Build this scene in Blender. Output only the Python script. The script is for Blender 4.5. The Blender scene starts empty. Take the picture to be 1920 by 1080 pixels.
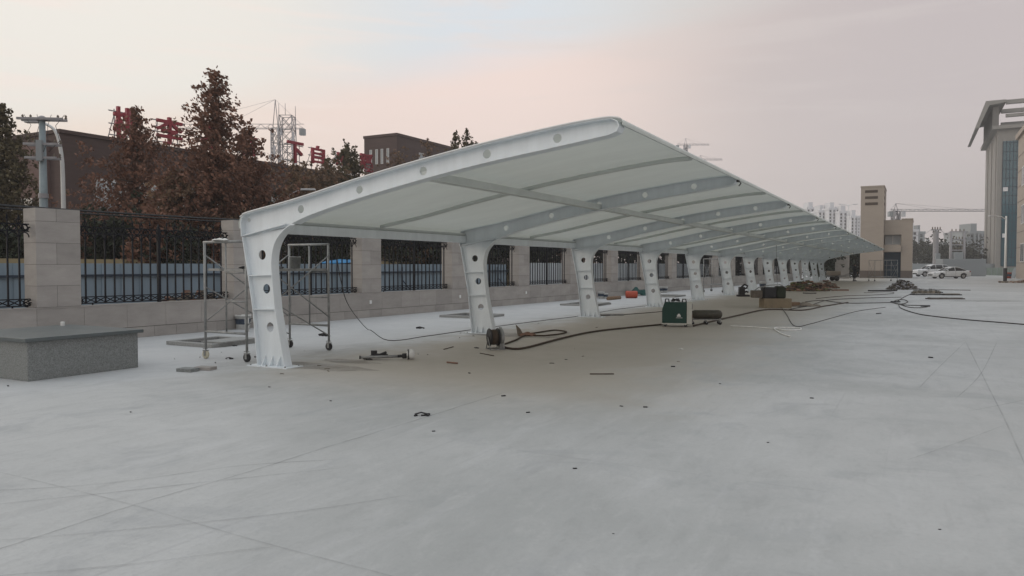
import bpy, bmesh, math, random
from math import sin, cos, pi, radians, atan, sqrt
from mathutils import Vector, Matrix, noise
S = bpy.context.scene
col = S.collection
R = random.Random(7)

# ---------------------------------------------------------------- camera
FPX, HOR, VPX, EYE = 1400.0, 498.0, 1721.0, 1.6      # focal (px of the 1920 frame), horizon row, row vanishing point
YAW, PIT = atan((VPX-960)/FPX), atan((540-HOR)/FPX)
cd = bpy.data.cameras.new('camera'); cam = bpy.data.objects.new('camera', cd); col.objects.link(cam)
cd.sensor_width = 36; cd.lens = FPX/1920*36; cd.clip_start = .1; cd.clip_end = 5000
cam.location = (0, 0, EYE); cam.rotation_euler = (pi/2-PIT, 0, YAW)
S.camera = cam
# ---------------------------------------------------------------- exposure
S.view_settings.view_transform = 'Standard'; S.view_settings.look = 'None'
S.view_settings.exposure = .38; S.view_settings.gamma = 1; S.view_settings.use_curve_mapping = False
S.cycles.volume_bounces = 1; S.cycles.max_bounces = 8; S.cycles.transparent_max_bounces = 12
S.cycles.use_denoising = True
# ---------------------------------------------------------------- sun
SUN_EL, SUN_AZ = radians(16), radians(115)            # low and veiled, to the left of the view
sd = bpy.data.lights.new('sun', 'SUN'); sd.energy = .5; sd.angle = radians(30); sd.color = (1, .9, .8)
sun = bpy.data.objects.new('sun', sd); col.objects.link(sun)
sv = Vector((-sin(SUN_AZ)*cos(SUN_EL), cos(SUN_AZ)*cos(SUN_EL), sin(SUN_EL)))
sun.rotation_euler = sv.to_track_quat('Z', 'Y').to_euler()
# ---------------------------------------------------------------- sky
w = bpy.data.worlds.new('World'); S.world = w; w.use_nodes = True
nt = w.node_tree; nt.nodes.clear(); N = nt.nodes.new; L = nt.links.new
def lin(c): return tuple(((v/255+.055)/1.055)**2.4 if v > 10 else v/255/12.92 for v in c)+(1,)
out = N('ShaderNodeOutputWorld'); bg = N('ShaderNodeBackground'); bg2 = N('ShaderNodeBackground'); add = N('ShaderNodeMixShader'); add.inputs[0].default_value = .12
sky = N('ShaderNodeTexSky'); sky.sky_type = 'NISHITA'; sky.sun_disc = False; sky.sun_elevation = SUN_EL; sky.sun_rotation = -SUN_AZ
sky.air_density = 1; sky.dust_density = 3
L(sky.outputs[0], bg2.inputs[0]); bg2.inputs[1].default_value = .08
def math_(op, a, b=None, c=None, clamp=False):
    n = N('ShaderNodeMath'); n.operation = op; n.use_clamp = clamp
    for i, v in enumerate((a, b, c)):
        if v is None: continue
        if isinstance(v, (int, float)): n.inputs[i].default_value = v
        else: L(v, n.inputs[i])
    return n.outputs[0]
def mixc(f, a, b):
    n = N('ShaderNodeMix'); n.data_type = 'RGBA'
    for s, v in ((n.inputs[0], f), (n.inputs[6], a), (n.inputs[7], b)):
        if isinstance(v, (int, float, tuple)): s.default_value = v
        else: L(v, s)
    return n.outputs[2]
def sstep(x, a, b):
    n = N('ShaderNodeMapRange'); n.interpolation_type = 'SMOOTHSTEP'
    L(x, n.inputs[0]); n.inputs[1].default_value = a; n.inputs[2].default_value = b
    return n.outputs[0]
tc = N('ShaderNodeTexCoord'); rot = N('ShaderNodeVectorRotate'); rot.rotation_type = 'Z_AXIS'
L(tc.outputs['Generated'], rot.inputs['Vector']); rot.inputs['Angle'].default_value = -YAW
sp = N('ShaderNodeSeparateXYZ'); L(rot.outputs[0], sp.inputs[0])
el = sp.outputs[2]; side = sp.outputs[0]                      # z: height, x: left(-) to right(+) of north-west
nz = N('ShaderNodeTexNoise'); nz.inputs['Scale'].default_value = 2.6; nz.inputs['Detail'].default_value = 5; nz.inputs['Roughness'].default_value = .5
mp = N('ShaderNodeMapping'); mp.inputs['Scale'].default_value = (1, 1, 5); L(rot.outputs[0], mp.inputs['Vector']); L(mp.outputs[0], nz.inputs['Vector'])
wob = math_('MULTIPLY', math_('SUBTRACT', nz.outputs[0], .5), .16)
band = sstep(math_('ADD', el, wob), -.02, .13)
low = mixc(sstep(side, -.5, .55), lin((222, 198, 186)), lin((166, 159, 157)))
low = mixc(band, low, mixc(sstep(side, -.45, .52), lin((229, 211, 196)), lin((182, 172, 171))))
peach = math_('MULTIPLY', sstep(math_('ABSOLUTE', math_('ADD', math_('ADD', side, .06), wob)), .42, .02), sstep(math_('ADD', el, wob), .03, .2))
low = mixc(math_('MULTIPLY', peach, .9), low, lin((230, 209, 200)))
high = mixc(sstep(side, -.5, .6), lin((226, 221, 212)), lin((188, 184, 182)))
hb = mixc(sstep(math_('ABSOLUTE', math_('ADD', side, .03)), .3, 0.), high, lin((205, 211, 216)))
edge = math_('ADD', math_('ADD', el, math_('MULTIPLY', wob, .45)), math_('MULTIPLY', side, -.17))
st = N('ShaderNodeTexNoise'); st.inputs['Scale'].default_value = 3.2; st.inputs['Detail'].default_value = 7; st.inputs['Roughness'].default_value = .6; st.inputs['Distortion'].default_value = .6
mp2 = N('ShaderNodeMapping'); mp2.inputs['Scale'].default_value = (1, 1, 11); mp2.inputs['Rotation'].default_value = (0, radians(9), 0); L(rot.outputs[0], mp2.inputs['Vector']); L(mp2.outputs[0], st.inputs['Vector'])
c1 = mixc(sstep(edge, .235, .29), low, hb)
c1 = mixc(math_('MULTIPLY', math_('MULTIPLY', sstep(st.outputs[0], .48, .68), sstep(el, .12, .22)), .55), c1, mixc(sstep(side, -.4, .5), lin((234, 218, 208)), lin((192, 183, 180))))
# far above the picture the evening sky is a dim even blue grey
c2 = mixc(sstep(el, .36, .8), c1, lin((206, 212, 217)))
L(c2, bg.inputs[0]); bg.inputs[1].default_value = 1.05
L(bg.outputs[0], add.inputs[1]); L(bg2.outputs[0], add.inputs[2]); L(add.outputs[0], out.inputs[0])

# ---------------------------------------------------------------- picture <-> place
def ray(px, py):
    a = (px-960)/FPX; b = (540-py)/FPX
    fw = cos(PIT)+b*sin(PIT); up = -sin(PIT)+b*cos(PIT)
    return Vector((a*cos(YAW)-fw*sin(YAW), a*sin(YAW)+fw*cos(YAW), up))
def G(px, py, z=0.):
    r = ray(px, py); t = (z-EYE)/r.z; return Vector((r.x*t, r.y*t, z))
def PY(px, py, y0):
    r = ray(px, py); t = y0/r.y; return Vector((r.x*t, y0, EYE+r.z*t))
def PF(px, py, f):
    r = ray(px, py); h = -r.x*sin(YAW)+r.y*cos(YAW); t = f/h; return Vector((r.x*t, r.y*t, EYE+r.z*t))

# ---------------------------------------------------------------- materials
def mat(name, c, rough=.7, var=.12, scale=3., metal=0., bump=0., bscale=40., trans=0., stretch=(1, 1, 1), spec=.4, emit=0., isl=0.):
    m = bpy.data.materials.new(name); m.use_nodes = True; t = m.node_tree; b = t.nodes['Principled BSDF']
    b.inputs['Roughness'].default_value = rough; b.inputs['Metallic'].default_value = metal
    b.inputs['Specular IOR Level'].default_value = spec
    tc = t.nodes.new('ShaderNodeTexCoord'); mp = t.nodes.new('ShaderNodeMapping'); mp.inputs['Scale'].default_value = stretch
    t.links.new(tc.outputs['Object'], mp.inputs[0])
    n = t.nodes.new('ShaderNodeTexNoise'); n.inputs['Scale'].default_value = scale; n.inputs['Detail'].default_value = 6; n.inputs['Roughness'].default_value = .65
    t.links.new(mp.outputs[0], n.inputs['Vector'])
    r = t.nodes.new('ShaderNodeValToRGB'); r.color_ramp.elements[0].position = .3; r.color_ramp.elements[1].position = .7
    r.color_ramp.elements[0].color = tuple(v*(1-var) for v in c)+(1,); r.color_ramp.elements[1].color = tuple(min(1, v*(1+var)) for v in c)+(1,)
    t.links.new(n.outputs[0], r.inputs[0]); t.links.new(r.outputs[0], b.inputs['Base Color'])
    if isl:
        gi = t.nodes.new('ShaderNodeNewGeometry'); mr = t.nodes.new('ShaderNodeMapRange'); mr.inputs[3].default_value = 1-isl; mr.inputs[4].default_value = 1+isl
        hs = t.nodes.new('ShaderNodeHueSaturation'); t.links.new(gi.outputs['Random Per Island'], mr.inputs[0]); t.links.new(mr.outputs[0], hs.inputs['Value'])
        t.links.new(r.outputs[0], hs.inputs['Color']); t.links.new(hs.outputs[0], b.inputs['Base Color'])
    if bump:
        n2 = t.nodes.new('ShaderNodeTexNoise'); n2.inputs['Scale'].default_value = bscale; n2.inputs['Detail'].default_value = 4
        t.links.new(mp.outputs[0], n2.inputs['Vector'])
        bp = t.nodes.new('ShaderNodeBump'); bp.inputs['Strength'].default_value = bump; bp.inputs['Distance'].default_value = .02
        t.links.new(n2.outputs[0], bp.inputs['Height']); t.links.new(bp.outputs[0], b.inputs['Normal'])
    if trans:
        o = t.nodes['Material Output']; tr = t.nodes.new('ShaderNodeBsdfTranslucent'); tr.inputs[0].default_value = tuple(c)+(1,)
        mx = t.nodes.new('ShaderNodeMixShader'); mx.inputs[0].default_value = trans
        t.links.new(b.outputs[0], mx.inputs[1]); t.links.new(tr.outputs[0], mx.inputs[2]); t.links.new(mx.outputs[0], o.inputs[0])
    if emit:
        b.inputs['Emission Color'].default_value = tuple(c)+(1,); b.inputs['Emission Strength'].default_value = emit
    return m
M = dict(
 steel=mat('white_painted_steel', (.70, .745, .77), .42, .07, 5, bump=.03, stretch=(1, 1, .18)),
 membrane=mat('pvc_membrane', (.72, .755, .715), .55, .07, .7, trans=.2, stretch=(1, 2.5, 1)),
 tube=mat('white_tube', (.52, .55, .54), .45, .05, 3),
 tubed=mat('grey_tube', (.58, .61, .585), .5, .06, 3),
 dark=mat('dark_rubber', (.02, .02, .022), .6, .2, 20),
 galv=mat('galvanised_scaffold_tube', (.27, .275, .27), .5, .25, 12, metal=.35, bump=.1),
 board=mat('scaffold_deck', (.30, .30, .29), .7, .25, 9, metal=.2),
 stone=mat('granite_cladding', (.33, .308, .288), .75, .14, 1.2, bump=.12, bscale=90, stretch=(1, 1, 3), isl=.09),
 rim=mat('pale_granite_rim', (.30, .30, .29), .8, .2, 30),
 stoned=mat('stone_joint', (.10, .095, .09), .9, .1, 3),
 iron=mat('black_wrought_iron', (.008, .009, .013), .6, .2, 10, spec=.2),
 hoard=mat('blue_grey_sheet_hoarding', (.24, .31, .37), .5, .12, .5, stretch=(1, 1, .2)),
 hoardw=mat('pale_sheet_hoarding', (.52, .57, .60), .5, .1, .5),
 rail=mat('dark_blue_rail', (.03, .045, .07), .5),
 tan=mat('tan_kerb_wall', (.33, .27, .16), .9, .15, 1),
 granite=mat('speckled_grey_granite', (.20, .21, .205), .6, .45, 60, bump=.15, bscale=120),
 slab=mat('polished_dark_slab', (.095, .11, .112), .4, .15, 3),
 brick=mat('dark_red_brown_brick', (.082, .055, .050), .85, .14, 1.5, bump=.1, bscale=20, stretch=(.4, .4, 3)),
 brickp=mat('faded_pink_brick', (.15, .095, .085), .85, .12, 1.0, bump=.1, bscale=20, stretch=(.4, .4, 3)),
 win=mat('dark_window_glass', (.03, .035, .04), .15, .3, .6, spec=.6),
 winl=mat('pale_window_glass', (.33, .36, .38), .2, .25, .5, spec=.6),
 frame=mat('white_window_frame', (.55, .55, .54), .5),
 red=mat('red_sign_enamel', (.27, .02, .035), .5, .15, 2),
 lattice=mat('galvanised_lattice', (.30, .29, .30), .6, .15, 5),
 bark=mat('tree_bark', (.075, .062, .05), .95, .3, 8, bump=.4, bscale=20),
 barkp=mat('pale_limewashed_bark', (.32, .30, .27), .9, .2, 8),
 leafb=mat('brown_autumn_leaves', (.17, .108, .066), .8, .5, 1.4, trans=.25, isl=.45),
 leafr=mat('russet_leaves', (.19, .098, .066), .8, .45, 1.1, trans=.25, isl=.45),
 leafo=mat('olive_leaves', (.11, .090, .048), .8, .45, 1.2, trans=.2, isl=.45),
 leafg=mat('dark_green_leaves', (.030, .038, .022), .8, .4, 2, trans=.1, isl=.45),
 leafh=mat('grey_green_far_leaves', (.06, .065, .05), .85, .35, .4, trans=.1, isl=.45),
 pole=mat('painted_blue_grey_pole', (.24, .29, .31), .55, .12, 3),
 white=mat('white_paint', (.72, .72, .71), .45, .06, 3),
 carw=mat('white_car_paint', (.70, .71, .72), .22, .02, 2, spec=.6),
 carg=mat('car_glass', (.015, .017, .02), .08, .1, 2, spec=.7),
 alloy=mat('alloy_rim', (.45, .45, .46), .35, .1, 10, metal=.8),
 lampw=mat('headlamp_lens', (.5, .52, .55), .15, .1, 10),
 taill=mat('red_tail_lens', (.25, .01, .01), .2, .1, 10),
 green=mat('dark_green_enamel', (.004, .045, .034), .4, .1, 5),
 panel=mat('cream_panel', (.55, .55, .50), .5, .1, 5),
 olive=mat('olive_gas_cylinder', (.055, .05, .036), .5, .3, 9, metal=.1),
 rope=mat('brown_cable', (.06, .042, .03), .8, .3, 15),
 cable=mat('thin_dark_cable', (.05, .045, .04), .7, .2, 15),
 lightc=mat('pale_hose', (.78, .77, .74), .6, .15, 15),
 ochre=mat('ochre_carton', (.24, .19, .125), .85, .15, 3),
 wood=mat('old_timber', (.20, .13, .08), .85, .3, 6, stretch=(1, 6, 1)),
 orange=mat('orange_red_plastic', (.42, .07, .035), .5, .15, 4),
 teal=mat('teal_cloth', (.015, .07, .065), .8, .2, 5),
 scrap=mat('grey_brown_rubble', (.17, .145, .115), .9, .35, 6, bump=.4, isl=.4),
 scrapr=mat('red_brown_offcuts', (.19, .11, .08), .9, .4, 5, isl=.5),
 scrapg=mat('green_netting', (.16, .17, .08), .9, .4, 5, isl=.5),
 paper=mat('white_paper', (.62, .62, .60), .8, .08, 5),
 beige=mat('beige_tile_render', (.37, .32, .275), .8, .05, .6, bump=.1, bscale=15, stretch=(1, 1, 3)),
 beiged=mat('brown_plinth_tile', (.14, .115, .10), .8, .1, 1),
 louvre=mat('brown_louvre', (.07, .05, .035), .7),
 door=mat('dark_blue_shutter', (.012, .035, .06), .5, .15, 2),
 grey=mat('grey_stone_panels', (.245, .238, .225), .7, .06, .3),
 curtain=mat('blue_curtain_glass', (.03, .10, .13), .12, .35, .12, spec=.8, stretch=(1, 1, .4)),
 greenp=mat('green_grey_hoarding', (.14, .18, .16), .7, .15, 1),
 aptw=mat('white_apartment_render', (.60, .60, .62), .8, .05, .1),
 aptg=mat('grey_apartment_render', (.28, .30, .31), .8, .08, .1),
 cloth=mat('dark_work_clothes', (.016, .017, .022), .9, .2, 6),
 skin=mat('skin', (.38, .22, .16), .6, .05, 10),
 hair=mat('black_hair', (.01, .01, .01), .7, .1, 20),
 cream=mat('cream_stucco', (.50, .47, .36), .8, .08, 1),
 blue=mat('bright_blue_sheet', (.03, .20, .42), .6, .1, 2),
)

# ---------------------------------------------------------------- mesh helpers
class MB:
    def __init__(s): s.v = []; s.f = []; s.sm = []
    def face(s, pts):
        k = len(s.v); s.v += [tuple(p) for p in pts]; s.f.append(tuple(range(k, k+len(pts)))); s.sm.append(False)
    def box(s, a, b, rot=0, piv=None, taper=None):
        x0, y0, z0 = a; x1, y1, z1 = b; k = len(s.v)
        P = [(x0, y0, z0), (x1, y0, z0), (x1, y1, z0), (x0, y1, z0), (x0, y0, z1), (x1, y0, z1), (x1, y1, z1), (x0, y1, z1)]
        if rot:
            c = piv or ((x0+x1)/2, (y0+y1)/2)
            P = [(c[0]+(x-c[0])*cos(rot)-(y-c[1])*sin(rot), c[1]+(x-c[0])*sin(rot)+(y-c[1])*cos(rot), z) for x, y, z in P]
        s.v += P
        for f in ((0, 3, 2, 1), (4, 5, 6, 7), (0, 1, 5, 4), (1, 2, 6, 5), (2, 3, 7, 6), (3, 0, 4, 7)):
            s.f.append(tuple(k+i for i in f)); s.sm.append(False)
        return s
    def tube(s, pts, r, n=8, closed=False, caps=True):
        pts = [Vector(p) for p in pts]; m = len(pts); rr = r if isinstance(r, (list, tuple)) else [r]*m; k = len(s.v); nrm = None
        for i, p in enumerate(pts):
            if closed: d = pts[(i+1) % m]-pts[i-1]
            else: d = pts[min(i+1, m-1)]-pts[max(i-1, 0)]
            if d.length < 1e-9: d = Vector((0, 0, 1))
            d.normalize()
            if nrm is None:
                nrm = d.cross(Vector((0, 0, 1)) if abs(d.z) < .9 else Vector((1, 0, 0)))
            nrm = (nrm-d*nrm.dot(d)).normalized(); b = d.cross(nrm)
            for j in range(n):
                a = 2*pi*j/n; s.v.append(tuple(p+(nrm*cos(a)+b*sin(a))*rr[i]))
        for i in range(m if closed else m-1):
            for j in range(n):
                i2 = (i+1) % m
                s.f.append((k+i*n+j, k+i*n+(j+1) % n, k+i2*n+(j+1) % n, k+i2*n+j)); s.sm.append(True)
        if caps and not closed:
            s.f.append(tuple(k+j for j in range(n))[::-1]); s.sm.append(False)
            s.f.append(tuple(k+(m-1)*n+j for j in range(n))); s.sm.append(False)
        return s
    def lathe(s, prof, c=(0, 0, 0), n=16, axis='z', sm=True):
        k = len(s.v)
        for r, z in prof:
            for j in range(n):
                a = 2*pi*j/n; x, y = r*cos(a), r*sin(a)
                p = (x, y, z) if axis == 'z' else ((z, x, y) if axis == 'x' else (x, z, y))
                s.v.append((c[0]+p[0], c[1]+p[1], c[2]+p[2]))
        for i in range(len(prof)-1):
            for j in range(n):
                q = (k+i*n+j, k+i*n+(j+1) % n, k+(i+1)*n+(j+1) % n, k+(i+1)*n+j)
                s.f.append(q if axis != 'y' else q[::-1]); s.sm.append(sm)
        return s
    def prism(s, poly, a, b, plane='xz'):
        """poly in 2D, extruded from a to b along the third axis"""
        f3 = {'xz': lambda u, v, t: (u, t, v), 'yz': lambda u, v, t: (t, u, v), 'xy': lambda u, v, t: (u, v, t)}[plane]
        k = len(s.v); n = len(poly)
        s.v += [f3(u, v, a) for u, v in poly]+[f3(u, v, b) for u, v in poly]
        s.f.append(tuple(range(k, k+n))); s.f.append(tuple(range(k+2*n-1, k+n-1, -1))); s.sm += [False, False]
        for i in range(n):
            s.f.append((k+i, k+n+i, k+n+(i+1) % n, k+(i+1) % n)); s.sm.append(False)
        return s
    def xf(s, mtx):
        s.v = [tuple(mtx @ Vector(p)) for p in s.v]; return s
    def mesh(s, name, m, fix=True):
        me = bpy.data.meshes.new(name); me.from_pydata(s.v, [], s.f)
        me.polygons.foreach_set('use_smooth', s.sm)
        for x in (m if isinstance(m, (list, tuple)) else [m]): me.materials.append(M[x] if isinstance(x, str) else x)
        if fix:
            b = bmesh.new(); b.from_mesh(me); bmesh.ops.recalc_face_normals(b, faces=b.faces); b.to_mesh(me); b.free()
        me.update(); return me
    def build(s, name, m, parent=None, bevel=0, fix=True):
        return obj(name, s.mesh(name, m, fix), parent, bevel)
def obj(name, me, parent=None, bevel=0):
    o = bpy.data.objects.new(name, me); col.objects.link(o)
    if parent: o.parent = parent
    if bevel:
        md = o.modifiers.new('bevel', 'BEVEL'); md.width = bevel; md.segments = 2; md.limit_method = 'ANGLE'; md.angle_limit = radians(40)
    return o
def tag(o, label=None, cat=None, group=None, kind=None):
    if label: o['label'] = label
    if cat: o['category'] = cat
    if group: o['group'] = group
    if kind: o['kind'] = kind
    return o
def thing(name, label, cat, loc=(0, 0, 0), rz=0, group=None):
    o = bpy.data.objects.new(name, None); col.objects.link(o); o.location = loc; o.rotation_euler = (0, 0, rz); o.empty_display_size = .2
    return tag(o, label, cat, group)
def struct(name, mb, m, fix=True): return tag(mb.build(name, m, fix=fix), kind='structure')
def kids(o): return [c for c in bpy.data.objects if c.parent == o]
def dup(root, loc, rz=None, label=None, scale=None):
    ch = kids(root); r = root.copy(); col.objects.link(r); r.location = loc
    if rz is not None: r.rotation_euler = (0, 0, rz)
    if scale: r.scale = scale
    if label: r['label'] = label
    for c in ch:
        gs = kids(c); d = c.copy(); col.objects.link(d); d.parent = r
        for g in gs:
            e = g.copy(); col.objects.link(e); e.parent = d
    return r
def smooth_path(P, n=6):
    P = [Vector(p) for p in P]; out = []
    for i in range(len(P)-1):
        a, b, c, d = P[max(i-1, 0)], P[i], P[i+1], P[min(i+2, len(P)-1)]
        for k in range(n):
            t = k/n
            out.append(.5*((2*b)+(c-a)*t+(2*a-5*b+4*c-d)*t*t+(3*b-a-3*c+d)*t*t*t))
    out.append(P[-1]); return out
ORD = ['first', 'second', 'third', 'fourth', 'fifth', 'sixth', 'seventh', 'eighth', 'ninth', 'tenth', 'eleventh', 'twelfth', 'thirteenth', 'fourteenth', 'fifteenth', 'sixteenth', 'seventeenth', 'eighteenth', 'nineteenth', 'twentieth']

# ================================================================ GROUND
gm = bpy.data.materials.new('mottled_concrete'); gm.use_nodes = True; nt = gm.node_tree; N = nt.nodes.new; L = nt.links.new
b = nt.nodes['Principled BSDF']; tc = N('ShaderNodeTexCoord'); pos = tc.outputs['Object']
def noi(scale, det=5, rough=.6, sc=(1, 1, 1), dist=0., rz=0.):
    mp = N('ShaderNodeMapping'); mp.inputs['Scale'].default_value = sc; mp.inputs['Rotation'].default_value = (0, 0, rz); L(pos, mp.inputs[0])
    n = N('ShaderNodeTexNoise'); n.inputs['Scale'].default_value = scale; n.inputs['Detail'].default_value = det
    n.inputs['Roughness'].default_value = rough; n.inputs['Distortion'].default_value = dist; L(mp.outputs[0], n.inputs['Vector']); return n.outputs[0]
sp = N('ShaderNodeSeparateXYZ'); L(pos, sp.inputs[0]); gx, gy = sp.outputs[0], sp.outputs[1]
n1 = noi(.22, 4, .55, dist=.6); n2 = noi(1.1, 6, .65, dist=.8); n3 = noi(1.0, 6, .7, (3.2, .5, 1), .3, rz=.35); n4 = noi(26, 4, .7); n5 = noi(2.6, 9, .82, (1.6, .8, 1), dist=.25, rz=.9); n6 = noi(.7, 8, .75, (5, .6, 1), .15, rz=-.55); s1_ = noi(1., 2, .5, (.12, 9, 1), .0, rz=.5); s2_ = noi(1., 2, .5, (11, .1, 1), .0, rz=.25)
wx = math_('ADD', gx, math_('MULTIPLY', math_('SUBTRACT', n2, .5), 3.))
base = mixc(sstep(n1, .36, .64), (.375, .382, .375, 1), (.475, .48, .475, 1))
base = mixc(math_('MULTIPLY', sstep(n2, .5, .72), .45), base, (.30, .31, .32, 1))
base = mixc(math_('MULTIPLY', sstep(n3, .5, .7), .25), base, (.55, .555, .56, 1))
base = mixc(math_('MULTIPLY', sstep(n4, .45, .72), .24), base, (.30, .30, .31, 1))
base = mixc(math_('MULTIPLY', sstep(n5, .5, .66), .30), base, (.30, .305, .30, 1))
base = mixc(math_('MULTIPLY', sstep(n6, .52, .68), .30), base, (.31, .31, .31, 1))
base = mixc(math_('MULTIPLY', sstep(n5, .48, .36), .22), base, (.56, .56, .55, 1))
base = mixc(math_('MULTIPLY', math_('MULTIPLY', sstep(s1_, .66, .70), sstep(n2, .45, .6)), .22), base, (.27, .27, .28, 1))
base = mixc(math_('MULTIPLY', math_('MULTIPLY', sstep(s2_, .67, .71), sstep(n1, .45, .6)), .22), base, (.27, .27, .28, 1))
# browner tan tint on the slab along the open side of the columns
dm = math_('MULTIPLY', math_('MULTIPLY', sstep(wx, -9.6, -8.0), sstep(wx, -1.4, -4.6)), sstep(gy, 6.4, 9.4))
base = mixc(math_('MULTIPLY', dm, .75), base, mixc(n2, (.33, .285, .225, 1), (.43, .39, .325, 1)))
# paler strip of slab between columns and wall
pm = math_('MULTIPLY', sstep(wx, -9.2, -10.4), .5)
base = mixc(pm, base, (.54, .55, .56, 1))
# warmer greyer concrete to the right
base = mixc(math_('MULTIPLY', sstep(gx, -2., 5.), .4), base, (.40, .385, .365, 1))
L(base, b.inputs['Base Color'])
rg = N('ShaderNodeMapRange'); L(n2, rg.inputs[0]); rg.inputs[1].default_value = .3; rg.inputs[2].default_value = .7; rg.inputs[3].default_value = .5; rg.inputs[4].default_value = .78
L(rg.outputs[0], b.inputs['Roughness']); b.inputs['Specular IOR Level'].default_value = .35
bp = N('ShaderNodeBump'); bp.inputs['Strength'].default_value = .25; bp.inputs['Distance'].default_value = .01; L(n4, bp.inputs['Height']); L(bp.outputs[0], b.inputs['Normal'])
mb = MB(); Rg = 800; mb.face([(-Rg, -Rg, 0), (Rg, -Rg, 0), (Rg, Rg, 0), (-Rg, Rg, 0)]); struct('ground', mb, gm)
M['soil'] = mat('dark_bare_soil', (.085, .072, .058), .95, .3, .6, bump=.4, bscale=6)
mb = MB(); mb.face([(-500, -120, .004), (-16.6, -120, .004), (-15.8, 2, .004), (-11.6, 88, .004), (-11.6, 100, .004), (-500, 100, .004)]); struct('soil', mb, 'soil')

# faint wheel marks and a hairline crack: thin stains lying on the slab
def stainmat(name, c, alpha):
    m = bpy.data.materials.new(name); m.use_nodes = True; t = m.node_tree; b = t.nodes['Principled BSDF']
    b.inputs['Base Color'].default_value = c+(1,); b.inputs['Roughness'].default_value = .8
    n = t.nodes.new('ShaderNodeTexNoise'); n.inputs['Scale'].default_value = 3; n.inputs['Detail'].default_value = 5
    tcn = t.nodes.new('ShaderNodeTexCoord'); t.links.new(tcn.outputs['Object'], n.inputs['Vector'])
    mr = t.nodes.new('ShaderNodeMapRange'); mr.inputs[1].default_value = .35; mr.inputs[2].default_value = .65
    mr.inputs[3].default_value = alpha*.35; mr.inputs[4].default_value = alpha
    t.links.new(n.outputs[0], mr.inputs[0]); t.links.new(mr.outputs[0], b.inputs['Alpha']); return m
M['mark'] = stainmat('faint_wheel_mark', (.22, .22, .22), .24); M['crack'] = stainmat('hairline_crack', (.09, .09, .095), .6); M['stain'] = stainmat('damp_stain', (.16, .14, .125), .35)
def ribbon(mb, P, w, z=.004, jag=0.):
    P = smooth_path(P, 8); k = len(mb.v)
    if jag: P = [p+Vector((R.uniform(-jag, jag), R.uniform(-jag, jag), 0)) for p in P]
    for i, p in enumerate(P):
        d = (P[min(i+1, len(P)-1)]-P[max(i-1, 0)]); d.z = 0; d.normalize(); n = Vector((-d.y, d.x, 0))
        f = min(1, i/3+.1, (len(P)-1-i)/3+.1)
        mb.v += [(p.x+n.x*w/2*f, p.y+n.y*w/2*f, z), (p.x-n.x*w/2*f, p.y-n.y*w/2*f, z)]
    for i in range(len(P)-1): mb.f.append((k+2*i, k+2*i+1, k+2*i+3, k+2*i+2)); mb.sm.append(False)
mb = MB(); ribbon(mb, [G(*q) for q in [(-60, 1052), (0, 1030), (95, 1000), (180, 971), (260, 945), (340, 922), (400, 905), (440, 893), (520, 869), (600, 843), (700, 813), (785, 787), (870, 760), (950, 735)]], .008, .005, .004)
struct('ground_crack', mb, 'crack', fix=False)
mb = MB()
for i, (ws, q) in enumerate([(.02, [(-40, 922), (200, 907), (450, 874), (630, 862)]), (.022, [(-20, 948), (220, 923), (400, 903), (640, 878)]),
    (.014, [(-10, 884), (220, 940), (480, 1015), (720, 1078), (800, 1104)]), (.018, [(-20, 1016), (200, 998), (450, 973), (600, 955), (760, 930)]),
    (.018, [(-40, 1085), (240, 1060), (440, 1035), (520, 1026)]), (.015, [(1808, 636), (1850, 720), (1885, 790), (1925, 880)]),
    (.015, [(1870, 640), (1840, 700), (1790, 750)]), (.015, [(1810, 642), (1760, 690), (1722, 730)]), (.015, [(1815, 772), (1870, 762), (1935, 748)]), (.012, [(1700, 865), (1800, 830), (1880, 800)])]):
    ribbon(mb, [G(*p) for p in q], ws, .004+.0006*i)
struct('wheel_marks', mb, 'mark', fix=False)
mb = MB()
for cx, cy, rx, ry in [(-8.3, 8.9, 1.0, .35), (-8.2, 15.0, 1.3, .4), (-8.3, 9.6, .6, .2)]:
    pts = [(cx+rx*cos(a)*(1+.35*noise.noise((cos(a)*2+cx, sin(a)*2, 0))), cy+ry*sin(a)*(1+.5*noise.noise((cos(a)*2, sin(a)*3+cy, 1))), .0045+.001*len(mb.f)) for a in [2*pi*i/28 for i in range(28)]]
    mb.face(pts)
p = G(1838, 564.5); pts = [(p.x+1.9*cos(a)*cos(YAW)-.5*sin(a)*sin(YAW), p.y+1.9*cos(a)*sin(YAW)+.5*sin(a)*cos(YAW), .0045) for a in [2*pi*i/28 for i in range(28)]]; mb.face(pts)
struct('damp_stains', mb, 'stain', fix=False)

# ================================================================ CARPORT
Y0, BAY, NB = 8.6, 6.53, 12
TOP = [(-9.60, 2.30), (-9.56, 2.38), (-9.42, 2.44), (-8.43, 2.60), (-7.22, 2.84), (-6.08, 3.04), (-5.05, 3.195), (-4.02, 3.32), (-3.5, 3.365), (-3.27, 3.37)]
TIP = [(-3.19, 3.33), (-3.17, 3.27), (-3.20, 3.215), (-3.30, 3.18)]
BOT = [(-4.02, 3.085), (-5.05, 2.955), (-6.08, 2.79), (-7.22, 2.575), (-8.0, 2.40), (-8.35, 2.30)]
KNEE = [(-8.6, 2.20), (-8.76, 2.09), (-8.87, 1.96), (-8.93, 1.80)]
INNER = [(-8.95, 1.62), (-8.94, 1.45), (-8.88, .91), (-8.79, .5), (-8.68, .015)]
def densify(P, n=5): return [(v.x, v.z) for v in smooth_path([(a, 0, b) for a, b in P], n)]
top = densify(TOP); tip = TIP; bot = densify([(-3.30, 3.18)]+BOT+KNEE+[(-8.95, 1.62)], 4)
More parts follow.
